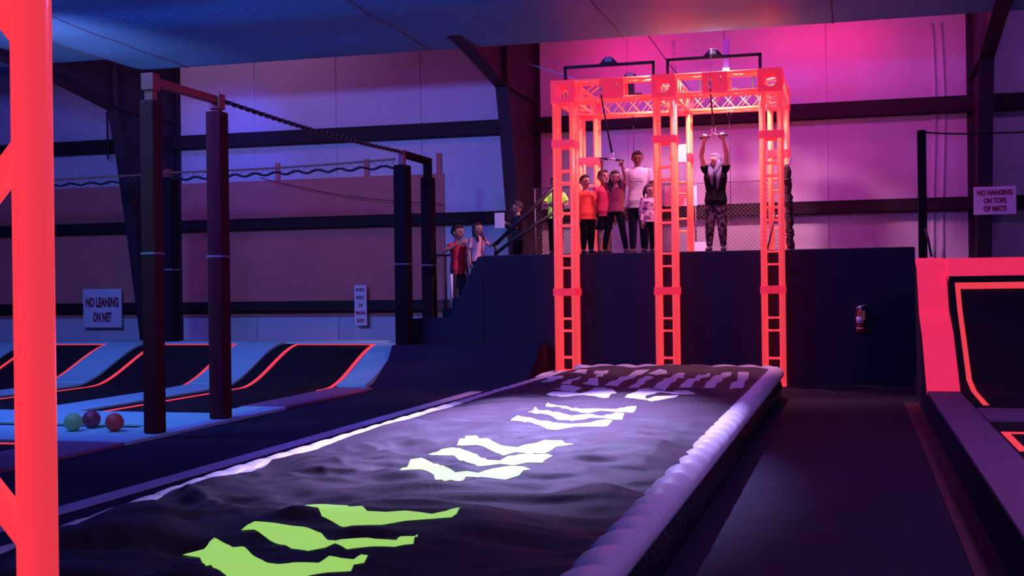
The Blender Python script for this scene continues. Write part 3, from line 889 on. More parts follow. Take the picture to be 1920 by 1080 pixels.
# ------------------------------------------------------------------ signs
def sign(x0, x1, z0, z1, y, lines, size, label, backing=0.02):
    t = thing('warning_sign', label, 'sign')
    bm = B(); box(bm, (x0, y, z0), (x1, y + backing, z1), 0.003); link('panel', bm, signm, t)
    for (txt, cz, w, h) in lines:
        cu = bpy.data.curves.new('lettering', 'FONT'); cu.body = txt; cu.align_x = 'CENTER'; cu.align_y = 'CENTER'
        cu.size = 1; cu.offset = 0.055; cu.extrude = 0.0; cu.resolution_u = 3
        o = bpy.data.objects.new('lettering', cu); COL.objects.link(o)
        bpy.context.view_layer.update()
        dg = bpy.context.evaluated_depsgraph_get()
        me = bpy.data.meshes.new_from_object(o.evaluated_get(dg))
        bpy.data.objects.remove(o); bpy.data.curves.remove(cu)
        c = np.array([v.co[:2] for v in me.vertices]); lo, hi = c.min(0), c.max(0); mid = (lo + hi) / 2
        for v in me.vertices:
            v.co = Vector(((x0 + x1) / 2 + (v.co.x - mid[0]) / (hi[0] - lo[0]) * w, y - 0.003, cz + (v.co.y - mid[1]) / (hi[1] - lo[1]) * h))
        linkme('lettering', me, signtxt, t)
    return t


YS = WY - 0.225
s_ = YS / 22.5
X0, X1, Z0, Z1 = -15.72 * s_, -14.80 * s_, 0.84, 1.70
sign(X0, X1, Z0, Z1, YS, [('NO LEANING', 1.40, 0.84, 0.23), ('ON NET', 1.07, 0.48, 0.22)], 0.2,
     'square white sign reading NO LEANING ON NET above the blue pads, far left')
X0, X1, Z0, Z1 = -9.55 * s_, -9.29 * s_, 0.86, 1.70
sign(X0, X1, Z0, Z1, YS, [('NO ENTRY', 1.60, 0.20, 0.075), ('WITHOUT', 1.44, 0.19, 0.075), ('YOUR', 1.28, 0.11, 0.075), ('PERSONAL', 1.12, 0.22, 0.075), ('PACKET', 0.96, 0.17, 0.075)], 0.1,
     'tall narrow white sign with five short lines of lettering above the blue pads')
sign(1.93, 2.60, 2.73, 3.20, 22.05, [('NO HANGING', 3.10, 0.56, 0.095), ('ON TOPS', 2.965, 0.36, 0.095), ('OF MATS', 2.83, 0.36, 0.095)], 0.1,
     'white sign reading NO HANGING ON TOPS OF MATS on the right column')

# ------------------------------------------------------------------ left court: trampolines, pads, posts
def ramp_z(y):
    t = min(1, max(0, (y - 18.0) / 2.25)); return 0.62 * t * t * (3 - 2 * t)


def strip_mesh(xa, xb, y0, y1, zoff0, zoff1, n=26, skew=0.0):
    """slab that follows the ramp profile; top at ramp + zoff1, bottom at ramp + zoff0"""
    bm = B(); rings = []
    for i in range(n + 1):
        y = y0 + (y1 - y0) * i / n; z = ramp_z(y)
        rings.append([(xa, y, z + zoff0), (xb, y, z + zoff0), (xb, y, z + zoff1), (xa, y, z + zoff1)])
    loft(bm, rings); return bm


RT_Y = 20.25
beds = [(-17.9, -16.1, 'seventh'), (-15.3, -13.45, ''), (-12.75, -10.75, ''), (-9.95, -8.08, '')]
blab = ['black ramp trampoline with red edge strips, mostly behind the near orange pole',
        'black ramp trampoline with red edge strips below the NO LEANING sign',
        'black ramp trampoline with red edge strips between the dark column and the padded post',
        'black ramp trampoline with red edge strips nearest the stairs, right end of its row']
for (xa, xb, _), lab in zip(beds, blab):
    t = thing('ramp_trampoline', lab, 'trampoline', (0, 0, 0), 0, 'ramp trampolines along the back wall')
    link('jump_bed', strip_mesh(xa, xb, 14.1, RT_Y, -0.02, 0.025, 40), bedm, t, True)
    for x in (xa + 0.30, xb - 0.07):
        y0 = 14.12 if x < (xa + xb) / 2 else 17.7
        link('edge_strip', strip_mesh(x - 0.035, x + 0.035, y0, RT_Y - 0.12, 0.026, 0.034, 36), fluostrip, t)
    link('edge_strip', strip_mesh(xa + 0.265, xb - 0.035, RT_Y - 0.20, RT_Y - 0.13, 0.026, 0.034, 2), fluostrip, t)
pads = [(-16.1, -15.3), (-13.45, -12.75), (-10.75, -9.95), (-8.07, -7.57)]
plab = ['blue ramp pad at the far left edge beside the near orange pole', 'blue ramp pad between the trampolines, just left of the dark steel column',
        'blue ramp pad between the trampolines, just right of the maroon padded post', 'narrow blue ramp pad at the right end of the row next to the black stairs']
for (xa, xb), lab in zip(pads, plab):
    tag(link('ramp_pad', strip_mesh(xa, xb, 18.25, RT_Y + 0.02, -0.02, 0.065, 30), bluepad), lab, 'pad', 'blue ramp pads')
    if xb < -8:
        tag(link('floor_pad', strip_mesh(xa, xb, 14.12, 18.24, 0.0, 0.05, 4), bluepad), lab.replace('ramp pad', 'flat floor pad'), 'pad', 'blue flat pads between the beds')
bm = B(); box(bm, (-22, RT_Y + 0.03, 0.0), (-7.76, 21.1, 0.675), 0.02)
tag(link('top_ledge_pad', bm, bluepad), 'long blue ledge pad along the top of the ramp trampolines', 'pad')
# flat part in front
bm = B(); box(bm, (-22, 12.80, 0), (-8.0, 14.10, 0.05), 0.012); tag(link('cross_pad', bm, bluepad), 'long blue cross pad behind the three balls', 'pad')
bm = B(); box(bm, (-22, 11.22, 0), (-8.0, 12.42, 0.05), 0.012); tag(link('cross_pad', bm, bluepad), 'long blue cross pad in front of the three balls', 'pad')
bm = B(); box(bm, (-7.99, 11.22, 0), (-7.36, 15.0, 0.05), 0.012); tag(link('corner_pad', bm, bluepad), 'blue edge pad under the two near padded posts', 'pad')
bm = B(); box(bm, (-8.08, 15.01, 0), (-7.42, 18.2, 0.045), 0.012); tag(link('edge_pad', bm, grey_unlit_pad), 'edge pad in a dull unlit tone between the padded post and the black stairs', 'pad')  # unlit stretch of the blue edge pad, shade put into its colour
bm = B(); box(bm, (-8.2, 3.0, 0), (-7.36, 11.2, 0.045), 0.012); tag(link('edge_pad', bm, grey_unlit_pad), 'dull grey edge pad along the floor at the near left of the court', 'pad')
for y0, y1, ys, lab in ((12.43, 12.79, 12.53, 'narrow black trampoline gap with a red strip under the three balls'), (6.0, 11.2, 11.05, 'flat black trampoline with a red strip in the near left of the court')):
    t = thing('flat_trampoline', lab, 'trampoline')
    bm = B(); box(bm, (-22, y0, 0), (-8.21 if y0 < 12 else -8.0, y1, 0.02)); link('jump_bed', bm, bedm, t)
    bm = B(); box(bm, (-22, ys - 0.035, 0.021), (-8.25 if y0 < 12 else -8.02, ys + 0.035, 0.03)); link('edge_strip', bm, fluostrip, t)

for (x, y, c, lab) in ((-8.52, 11.98, mat('green_ball', (0.30, 0.55, 0.22), 0.5), 'pale green foam ball beside the dark red ball'),
                       (-8.49, 12.28, mat('dark_red_ball', (0.35, 0.03, 0.08), 0.5), 'dark red foam ball tucked behind the green ball'),
                       (-7.95 - 0.07, 12.03, mat('red_ball', (0.75, 0.06, 0.05), 0.5), 'bright red foam ball alone near the padded post')):
    bm = B(); ball(bm, (x, y, 0.05 + 0.103), 0.103, 24); tag(link('foam_ball', bm, c, None, True), lab, 'ball', 'foam balls on the blue pads')


def net_post(x, y, z1, w, pad_top, pm, lab, base=0.0, cap=True, pw=None):
    t = thing('net_post', lab, 'post', (x, y, base))
    h = z1 - base
    bm = B(); box(bm, (-0.05, -0.05, 0), (0.05, 0.05, h), 0.006); link('steel_tube', bm, redsteel, t)
    pw = pw or w
    bm = B(); box(bm, (-w / 2, -pw / 2, 0.0), (w / 2, pw / 2, pad_top - base), 0.02); link('padding', bm, pm, t)
    bm = B(); box(bm, (-w / 2 - 0.004, -pw / 2 - 0.004, 2.02 - base), (w / 2 + 0.004, pw / 2 + 0.004, 2.045 - base), 0.002); link('pad_strap', bm, mat('grey_strap', (0.25, 0.2, 0.28), 0.6), t)
    if cap:
        bm = B(); box(bm, (-0.075, -0.075, h - 0.17), (0.075, 0.075, h + 0.015), 0.006); link('cap', bm, redsteel, t)
    return t


net_post(-7.47, 11.97, 4.0, 0.17, 3.72, postpad, 'tall maroon padded net post nearest of the four, in front of the steel column', 0.05, True, 0.20)
net_post(-7.50, 13.48, 4.0, 0.20, 3.80, postpad, 'second tall maroon padded net post with a rope running back from its top', 0.05, True, 0.22)
net_post(-7.44, 19.68, 3.98, 0.23, 3.72, postdark, 'tall black padded net post at the back of the court, left of a pair', 0.66, False, 0.28)
net_post(-7.44, 20.98, 3.96, 0.21, 3.62, postdark, 'tall black padded net post behind the stairs, right of a pair', 1.05, False, 0.24)
net_post(-12.55, 20.65, 3.92, 0.30, 3.78, postdark, 'dark padded net post with a yellowish top in front of the steel column', 0.675, True)
bm = B(); box(bm, (-7.545, 12.05, 3.90), (-7.455, 13.40, 3.99), 0.006)
tag(link('net_beam', bm, redsteel), 'short red steel beam joining the tops of the two maroon net posts', 'beam')
bm = B(); box(bm, (-7.50, 19.74, 3.86), (-7.38, 20.92, 3.97), 0.006); box(bm, (-7.50, 20.90, 3.60), (-7.38, 21.06, 3.97), 0.006)
tag(link('net_beam', bm, postdark), 'short black beam joining the tops of the two black net posts', 'beam')

t = thing('net_top_rope', 'thick dark net rope running from the maroon post back to the black post', 'rope')
bm = B(); P0, P1 = Vector((-7.47, 13.57, 3.95)), Vector((-7.45, 19.60, 3.95)); pts = [P0.lerp(P1, i / 40) - Vector((0, 0, 0.05 * math.sin(PI * i / 40))) for i in range(41)]
tube(bm, pts, 0.024, 8); link('cable', bm, ropem, t, True)
bm = B(); pp = []
for i in range(200):
    f = i / 199; c = P0.lerp(P1, f) - Vector((0, 0, 0.05 * math.sin(PI * f))); a = f * 2 * PI * 34
    pp.append(c + Vector((math.cos(a) * 0.03, 0, math.sin(a) * 0.03)))
tube(bm, pp, 0.010, 5); link('lacing', bm, wirem, t, True)


def laced(P0, P1, lab, n):
    t = thing('net_top_rope', lab, 'rope')
    P0, P1 = Vector(P0), Vector(P1)
    bm = B(); tube(bm, [P0.lerp(P1, i / 20) - Vector((0, 0, 0.03 * math.sin(PI * i / 20))) for i in range(21)], 0.018, 8); link('cable', bm, tanrope, t, True)
    bm = B(); tube(bm, [P0.lerp(P1, i / 80) - Vector((0, 0, 0.13 + 0.025 * math.cos(2 * PI * n * i / 80))) for i in range(81)], 0.022, 6); link('hem_cord', bm, ropem, t, True)
    bm = B(); pts = []
    for i in range(2 * n * 2 + 1):
        f = i / (4 * n); pts.append(P0.lerp(P1, f) - Vector((0, 0, 0.02 if i % 2 == 0 else 0.12)))
    tube(bm, pts, 0.006, 5); link('lacing', bm, wirem, t, True)


laced((-12.5, 20.55, 3.86), (-7.57, 19.68, 3.83), 'net rope with wavy hem from the yellow-topped post across to the black post', 11)
laced((-22, 21.0, 3.86), (-12.62, 20.65, 3.86), 'net rope with wavy hem running left from the yellow-topped post', 20)
bm = B(); pts = [Vector((-12.2, 23.7, 4.02)).lerp(Vector((-8.2, 23.7, 3.35)), i / 20) - Vector((0, 0, 0.12 * math.sin(PI * i / 20))) for i in range(21)]
tube(bm, pts, 0.008, 5)
for p in (pts[0], pts[-1]): tube(bm, [p, (p.x, 23.955, p.z)], 0.008, 5)
tag(link('slack_wire', bm, ropem, None, True), 'thin slack wire drooping across the tan wall liner', 'wire')
bm = B(); tube(bm, [(-15.83, 23.62, 4.55), (-15.83, 23.62, 5.6), (-15.83, 23.98, 5.62)], 0.022, 8)
tag(link('conduit', bm, steelm), 'thin dark vertical conduit on the wall left of the steel column', 'conduit')

# right-hand net post with a line
t = thing('net_post', 'thin dark post on the right with a line running from its top', 'post', (1.02, 20.3, 0.0))
bm = B(); box(bm, (-0.065, -0.065, 0), (0.065, 0.065, 3.99), 0.008); link('steel_tube', bm, postdark, t)
bm = B(); tube(bm, [(0.03, -0.08, 2.45), (0.08, -0.08, 2.25), (0.12, -0.08, 2.0)], 0.018, 6); link('hanging_strap', bm, ropem, t, True)
bm = B(); tube(bm, [(1.02 + 0.4 * k, 20.3 + 0.18 * k, 3.96 - 0.02 * math.sin(k)) for k in range(14)], 0.015, 6)
tag(link('net_line', bm, ropem, None, True), 'dark line running right from the thin post past the steel column', 'rope')

# ------------------------------------------------------------------ right deck with wall trampoline
bm = B(); box(bm, (0.80, 3.0, 0), (7.0, 18.6, 0.28)); struct('trim_deck_side', bm, carpetm)
prof = [(17.9, 1.94), (17.55, 1.86), (17.02, 1.22), (16.35, 0.98), (15.36, 0.31)]


def wall_pad(x0, x1, pr, th, m, name, lab, group=None):
    bm = B(); rings = []
    for i, p in enumerate(pr):
        rings.append([(x0, p[0], p[1]), (x1, p[0], p[1]), (x1, p[0] + th * 0.8, p[1] - th * 0.6), (x0, p[0] + th * 0.8, p[1] - th * 0.6)])
    loft(bm, rings); return tag(link(name, bm, m), lab, 'pad', group)


wall_pad(0.80, 1.17, prof[:2], 0.10, fluored, 'wall_pad', 'short red cap pad at the top left corner of the wall trampoline', 'red pads of the wall trampoline')
wall_pad(0.80, 1.17, prof[1:3], 0.10, fluored, 'wall_pad', 'red upright pad below the corner cap, left of the wall trampoline', 'red pads of the wall trampoline')
wall_pad(0.80, 1.17, prof[2:4], 0.10, fluored, 'wall_pad', 'short darker red pad in the middle of the left edge of the wall trampoline', 'red pads of the wall trampoline')
wall_pad(0.80, 1.17, prof[3:], 0.10, fluored, 'wall_pad', 'lowest red pad on the left edge of the wall trampoline, above the grey pads', 'red pads of the wall trampoline')
wall_pad(1.18, 6.9, [(17.86, 1.93), (17.2, 1.68)], 0.10, fluored, 'top_wall_pad', 'long red pad along the top of the wall trampoline', 'red pads of the wall trampoline')
bm = B(); extrude_poly(bm, [(18.6, 0.28), (18.6, 1.88), (18.05, 1.88), (17.65, 1.78), (17.15, 1.12), (16.5, 0.90), (15.6, 0.28)], 'x', 0.82, 6.9); struct('trim_ramp_core', bm, carpetm)
wt = thing('wall_trampoline', 'steep black wall trampoline with a red edge strip inside the red pads', 'trampoline')
bp = [(17.18, 1.68), (16.75, 1.24), (16.10, 0.82), (15.50, 0.42), (14.9, 0.335), (13.3, 0.30)]


def bed_piece(x0, x1, pr, off, th):
    bm = B(); rings = []
    for p in pr:
        rings.append([(x0, p[0] - off * .6, p[1] + off * .8), (x1, p[0] - off * .6, p[1] + off * .8), (x1, p[0] + th * .6, p[1] - th * .8 + off), (x0, p[0] + th * .6, p[1] - th * .8 + off)])
    loft(bm, rings); return bm


link('jump_bed', bed_piece(1.18, 6.9, bp, 0.0, 0.02), bedm, wt, True)
mixp = lambda a, b, f: (a[0] + (b[0] - a[0]) * f, a[1] + (b[1] - a[1]) * f)
bs = [mixp(bp[0], bp[1], 0.25)] + bp[1:5] + [mixp(bp[4], bp[5], 0.85)]
link('edge_strip', bed_piece(1.25, 1.31, bs, 0.022, 0.0), fluostrip, wt)
link('edge_strip', bed_piece(1.25, 6.8, [bs[0], mixp(bp[0], bp[1], 0.43)], 0.024, 0.0), fluostrip, wt)
bm = B(); box(bm, (0.80, 3.0, 0.28), (1.16, 13.0, 0.31), 0.008); tag(link('deck_pad', bm, grey_unlit_pad), 'long grey-violet pad along the near edge of the right deck', 'pad', 'grey pads of the right deck')
bm = B(); box(bm, (0.80, 13.01, 0.28), (1.17, 15.36, 0.31), 0.008); tag(link('deck_pad', bm, grey_unlit_pad), 'grey-violet pad at the foot of the lowest red pad', 'pad', 'grey pads of the right deck')
bm = B(); box(bm, (1.165, 12.2, 0.285), (6.9, 13.25, 0.325), 0.008); tag(link('deck_pad', bm, grey_unlit_pad), 'grey-violet cross pad between the wall trampoline and the flat one', 'pad', 'grey pads of the right deck')
t = thing('flat_trampoline', 'flat black trampoline with a red edge strip on the right deck', 'trampoline')
bm = B(); box(bm, (1.17, 4.0, 0.28), (6.9, 12.19, 0.295)); link('jump_bed', bm, bedm, t)
bm = B(); box(bm, (1.19, 11.25, 0.296), (6.8, 11.34, 0.304)); link('edge_strip', bm, fluostrip, t)
bm = B(); box(bm, (1.19, 10.1, 0.296), (1.25, 11.25, 0.304)); link('edge_strip', bm, fluostrip, t)

# ------------------------------------------------------------------ people
def remeshed(bm, vox, smooth=4):
    me = bpy.data.meshes.new('tmp'); bmesh.ops.recalc_face_normals(bm, faces=bm.faces[:]); bm.to_mesh(me); bm.free()
    o = bpy.data.objects.new('tmp', me); COL.objects.link(o)
    r = o.modifiers.new('r', 'REMESH'); r.mode = 'VOXEL'; r.voxel_size = vox; r.use_smooth_shade = True
    s = o.modifiers.new('s', 'SMOOTH'); s.iterations = smooth; s.factor = 0.5
    bpy.context.view_layer.update()
    dg = bpy.context.evaluated_depsgraph_get()
    out = bpy.data.meshes.new_from_object(o.evaluated_get(dg))
    bpy.data.objects.remove(o); bpy.data.meshes.remove(me)
    return out


def ell(c, a, b, n=20, p=2.3):
    r = []
    for k in range(n):
        t = 2 * PI * k / n; ct, st = math.cos(t), math.sin(t)
        r.append(Vector((c[0] + a * math.copysign(abs(ct) ** (2 / p), ct), c[1] + b * math.copysign(abs(st) ** (2 / p), st), c[2])))
    return r


def hand_geo(bm, wrist, fwd, palm_n, side, s, grip):
    """palm, four fingers and a thumb; fwd along the forearm, palm_n out of the palm, side towards the thumb"""
    fwd, palm_n = fwd.normalized(), palm_n.normalized()
    palm_n = (palm_n - fwd * palm_n.dot(fwd)).normalized()
    sd = fwd.cross(palm_n).normalized() * side
    L = 0.058 * s
    rings = []
    for (t, w, th) in ((-0.1, 0.014, 0.012), (0.25, 0.020, 0.012), (0.7, 0.025, 0.011), (1.0, 0.024, 0.009)):
        c = wrist + fwd * (L * 1.25 * t)
        rings.append([c + sd * (w * s * math.cos(2 * PI * k / 12)) + palm_n * (th * s * math.sin(2 * PI * k / 12)) for k in range(12)])
    loft(bm, rings)
    for i, (o, ln) in enumerate(((0.0185, 0.92), (0.006, 1.0), (-0.0065, 0.94), (-0.019, 0.75))):
        base = wrist + fwd * (L * 1.15) + sd * (o * s)
        l = 0.046 * s * ln
        spread = sd * (o * 3.0)
        if grip:
            p1 = base + (fwd * 0.75 + palm_n * 0.65).normalized() * (l * 0.45)
            p2 = p1 + (palm_n * 0.95 - fwd * 0.30).normalized() * (l * 0.42)
            p3 = p2 + (-fwd * 0.95 - palm_n * 0.1).normalized() * (l * 0.34)
        else:
            p1 = base + (fwd + spread + palm_n * 0.15).normalized() * (l * 0.45)
            p2 = p1 + (fwd + palm_n * 0.45).normalized() * (l * 0.35)
            p3 = p2 + (fwd + palm_n * 0.8).normalized() * (l * 0.3)
        tube(bm, [base - fwd * 0.012 * s, p1, p2, p3], [0.0072 * s, 0.0068 * s, 0.0062 * s, 0.0050 * s], 8)
    b = wrist + fwd * (L * 0.35) + sd * (0.016 * s)
    if grip:
        q1 = b + (sd * 0.6 + palm_n * 0.8 + fwd * 0.4).normalized() * (0.030 * s); q2 = q1 + (palm_n * 0.4 + fwd * 0.4 - sd * 0.5).normalized() * (0.028 * s)
    else:
        q1 = b + (sd * 0.8 + fwd * 0.7 + palm_n * 0.2).normalized() * (0.030 * s); q2 = q1 + (fwd * 0.9 + sd * 0.25 + palm_n * 0.2).normalized() * (0.026 * s)
    tube(bm, [b - fwd * 0.01 * s, q1, q2], [0.0095 * s, 0.0085 * s, 0.006 * s], 8)


def person(label, pos, H, yaw, kid, skin, shirt, pants, hairc, hair='short', sleeve=0.55, shorts=False, hem=0.47,
           lean=(0, 0), head=(0, 0), fat=1.0, J=None, shoe=(0.02, 0.018, 0.025), grip=(False, False), palms=None, stripe=None):
    """yaw 0 faces the camera side (-y); R limbs lie at -x, L limbs at +x of the local frame"""
    J = dict(J or {})
    root = thing('person', label, 'person', pos, yaw)
    hh = H / (6.1 if kid else 7.2)
    shz = H - hh * 1.36
    shw = (0.098 if kid else 0.108) * H
    hpw = 0.050 * H
    zp, nz = 0.52 * H, H - hh * 1.06

    def ctr(z):
        f = max(0, (z - 0.50 * H) / (nz - 0.50 * H)); return Vector((lean[0] * f * H, lean[1] * f * H, 0))

    def D(k, v):
        if k in J: return Vector(J[k]) * H
        return Vector(v)
    sh = {}; el = {}; wr = {}; kn = {}; an = {}; hp = {}
    for s, n in ((-1, 'R'), (1, 'L')):
        sh[n] = D('sh' + n, Vector((s * shw, 0, shz)) + ctr(shz))
        el[n] = D('el' + n, sh[n] + Vector((s * 0.035 * H, 0.01 * H, -0.175 * H)))
        wr[n] = D('wr' + n, el[n] + Vector((s * 0.0 * H, -0.03 * H, -0.145 * H)))
        hp[n] = Vector((s * hpw, 0, 0.50 * H))
        an[n] = D('an' + n, Vector((s * 0.055 * H, 0.01 * H, 0.045 * H)))
        kn[n] = D('kn' + n, (hp[n] + an[n]) / 2 + Vector((0, -0.012 * H, 0.01 * H)))
    fw = fat

    def torso(bm, k=1.0, off=0.0, z0=0.475, ztop=None):
        prof = [(0.475, 0.078, 0.058), (0.52, 0.086, 0.062), (0.56, 0.080, 0.056), (0.62, 0.071, 0.050), (0.69, 0.080, 0.055), (0.75, 0.090, 0.058)]
        R = []
        for (z, a, b) in prof:
            if z < z0 - 0.001: continue
            R.append((z * H, a * fw * k * H + off, b * fw * k * H + off))
        if z0 < 0.475: R.insert(0, (z0 * H, 0.083 * fw * k * H + off, 0.060 * fw * k * H + off))
        elif z0 > 0.475: R.insert(0, (z0 * H, 0.085 * fw * k * H + off, 0.060 * fw * k * H + off))
        R.append((shz - 0.022 * H, shw * 0.97 * k + off * 0.6, 0.054 * H * k + off))
        R.append((shz + 0.004 * H, shw * 0.86 * k + off * 0.4, 0.047 * H * k + off))
        R.append((shz + 0.022 * H, shw * 0.58 * k + off * 0.3, 0.040 * H * k + off * 0.6))
        R.append((shz + 0.036 * H, 0.043 * H + off * 0.3, 0.036 * H + off * 0.4))
        loft(bm, [ell((ctr(z).x, ctr(z).y, z), a, b) for z, a, b in R])

    # ---- body
    bm = B(); torso(bm)
    up = nz; cN = ctr(nz)
    tube(bm, [ctr(shz) + Vector((0, 0.004 * H, shz)), cN + Vector((0, 0, nz)), cN + Vector((0, -0.004 * H, nz + hh * 0.32))], [0.036 * H, 0.031 * H, 0.030 * H], 12)
    ar, lr = fw * (0.9 if kid else 1.0), fw
    for n, s in (('R', -1), ('L', 1)):
        ua, fa = sh[n].lerp(el[n], 0.5), el[n].lerp(wr[n], 0.3)
        tube(bm, [sh[n] + (sh[n] - el[n]).normalized() * 0.01 * H, ua, el[n], fa, wr[n]], [0.031 * H * ar, 0.027 * H * ar, 0.0215 * H * ar, 0.0225 * H * ar, 0.0145 * H], 12)
        ball(bm, sh[n], 0.034 * H * ar, 14)
        th = hp[n].lerp(kn[n], 0.35); cf = kn[n].lerp(an[n], 0.3)
        tube(bm, [hp[n] + Vector((0, 0, 0.02 * H)), th, kn[n], cf, an[n], Vector((an[n].x, an[n].y, 0.02 * H))], [0.044 * H * lr, 0.047 * H * lr, 0.034 * H * lr, 0.035 * H * lr, 0.021 * H, 0.022 * H], 12)
        # foot
        f = Vector((s * 0.12, -1, 0)).normalized()
        a0 = Vector((an[n].x, an[n].y, 0))
        tube(bm, [a0 - f * 0.025 * H + Vector((0, 0, 0.022 * H)), a0 + f * 0.02 * H + Vector((0, 0, 0.025 * H)), a0 + f * 0.07 * H + Vector((0, 0, 0.016 * H)), a0 + f * 0.095 * H + Vector((0, 0, 0.012 * H))],
             [0.02 * H, 0.024 * H, 0.02 * H, 0.011 * H], 10, flat=0.75)
        gi = 0 if n == 'R' else 1
        fwd = (wr[n] - el[n]).normalized()
        pn = Vector(palms[gi]) if palms else Vector((-s, 0.1, 0))
        sd = fwd.cross(pn).normalized(); want = Vector((0, -1, 0)) if not grip[gi] else Vector((-s, 0, 0))
        hand_geo(bm, wr[n], fwd, pn, 1 if sd.dot(want) > 0 else -1, H * (1.0 if kid else 0.98) / 0.98 * 1.0, grip[gi])
    # head
    hm = Matrix.Rotation(head[0], 3, 'Z') @ Matrix.Rotation(head[1], 3, 'X')
    hc = cN + Vector((0, -0.008 * H, H - hh * 0.5))

    def hp_(v): return hc + hm @ (Vector(v) * hh)
    q = bmesh.ops.create_uvsphere(bm, u_segments=28, v_segments=20, radius=0.5)
    for v in q['verts']:
        x, y, z = v.co
        w = 0.74 * (1 - (0.36 * max(0, -z * 2) ** 1.6)); d = 0.90 * (1 - 0.12 * max(0, -z * 2) ** 2)
        yy = y * d
        if y < 0 and -0.28 < z < 0.06: yy *= 0.965
        if z < -0.30 and y < -0.1: yy -= 0.03
        if y > 0 and z < -0.1: yy *= 1 - 0.45 * min(1, (-z - 0.1) * 2.2)
        v.co = hp_((x * w, yy, z))
    tube(bm, [hp_((0, -0.43, 0.04)), hp_((0, -0.47, -0.06)), hp_((0, -0.515, -0.125)), hp_((0, -0.44, -0.16))], [0.030 * hh, 0.036 * hh, 0.052 * hh, 0.03 * hh], 10)
    for s in (-1, 1):
        tube(bm, [hp_((s * 0.345, -0.02, 0.06)), hp_((s * 0.40, 0.03, 0.07)), hp_((s * 0.41, 0.05, -0.02)), hp_((s * 0.35, -0.01, -0.11))],
             [0.03 * hh, 0.045 * hh, 0.045 * hh, 0.025 * hh], 8)
    body = linkme('body', remeshed(bm, 0.0040 * H), skin, root, True)

    # ---- face
    for s in (-1, 1):
        bm = B(); ball(bm, hp_((s * 0.155, -0.400, 0.035)), 0.042 * hh, 10); link('eye', bm, eyem, root, True)
        bm = B(); tube(bm, [hp_((s * 0.08, -0.435, 0.115)), hp_((s * 0.16, -0.425, 0.135)), hp_((s * 0.235, -0.375, 0.11))], 0.018 * hh, 6); link('eyebrow', bm, hairc, root, True)
    bm = B(); tube(bm, [hp_((-0.11, -0.385, -0.27)), hp_((0, -0.435, -0.262)), hp_((0.11, -0.385, -0.27))], [0.012 * hh, 0.028 * hh, 0.012 * hh], 8); link('mouth', bm, lipm, root, True)

    # ---- shirt
    bm = B(); torso(bm, 1.04, 0.013 * H, hem)
    if sleeve > 0:
        for n in 'RL':
            e = sh[n].lerp(el[n], sleeve) if sleeve <= 1 else el[n]
            r0, r1 = 0.038 * H * ar, (0.039 if sleeve <= 1 else 0.032) * H * ar
            pts, rr = [sh[n] + (sh[n] - e) * 0.12, sh[n].lerp(e, 0.4), e], [r0, r0, r1]
            if sleeve > 1: pts += [el[n].lerp(wr[n], 0.95)]; rr += [0.026 * H]
            tube(bm, pts, rr, 14)
            ball(bm, sh[n] + Vector((0.007 * H * (1 if n == 'R' else -1), 0, -0.006 * H)), 0.039 * H * ar, 14)
    else:
        for n in 'RL': ball(bm, sh[n] + Vector((0, 0, -0.004 * H)), 0.037 * H * ar, 12)
    shirt_o = linkme('shirt', remeshed(bm, 0.0052 * H, 3), shirt, root, True)

    # ---- trousers or shorts
    bm = B()
    loft(bm, [ell((0, 0, z * H), a * fw * H + 0.009 * H, b * fw * H + 0.009 * H) for z, a, b in ((0.462, 0.075, 0.056), (0.49, 0.084, 0.061), (0.53, 0.087, 0.063), (0.575, 0.080, 0.057))])
    for n in 'RL':
        th, cf = hp[n].lerp(kn[n], 0.35), kn[n].lerp(an[n], 0.3)
        if shorts:
            tube(bm, [hp[n] + Vector((0, 0, 0.02 * H)), th, kn[n].lerp(hp[n], 0.06)], [0.046 * H * lr, 0.056 * H * lr, 0.056 * H * lr], 14)
        else:
            tube(bm, [hp[n] + Vector((0, 0, 0.02 * H)), th, kn[n], cf, an[n].lerp(kn[n], 0.05)], [0.046 * H * lr, 0.053 * H * lr, 0.042 * H * lr, 0.041 * H * lr, 0.030 * H], 14)
    linkme('shorts' if shorts else 'trousers', remeshed(bm, 0.0052 * H, 3), pants, root, True)
    if stripe:
        for n, s in (('R', -1), ('L', 1)):
            a, b = hp[n] + Vector((s * 0.058 * H, -0.012 * H, -0.04 * H)), an[n] + Vector((s * 0.030 * H, -0.004 * H, 0.03 * H))
            bm = B(); tube(bm, [a, a.lerp(b, .5) - Vector((s * .002, 0, 0)), b], 0.018 * H, 8, flat=1.0); link('side_stripe', bm, stripe, root, True)

    # ---- shoes
    shm = mat('shoe_%d' % int(shoe[0] * 1000), shoe, 0.6)
    for n, s in (('R', -1), ('L', 1)):
        f = Vector((s * 0.12, -1, 0)).normalized(); a0 = Vector((an[n].x, an[n].y, an[n].z - 0.045 * H))
        bm = B()
        tube(bm, [a0 - f * 0.034 * H + Vector((0, 0, 0.024 * H)), a0 - f * 0.01 * H + Vector((0, 0, 0.027 * H)), a0 + f * 0.035 * H + Vector((0, 0, 0.024 * H)), a0 + f * 0.08 * H + Vector((0, 0, 0.018 * H)), a0 + f * 0.108 * H + Vector((0, 0, 0.015 * H))],
             [0.020 * H, 0.029 * H, 0.029 * H, 0.026 * H, 0.012 * H], 12, flat=0.85)
        link('shoe', bm, shm, root, True)

    # ---- hair
    bm = B()
    q = bmesh.ops.create_uvsphere(bm, u_segments=26, v_segments=18, radius=0.5)
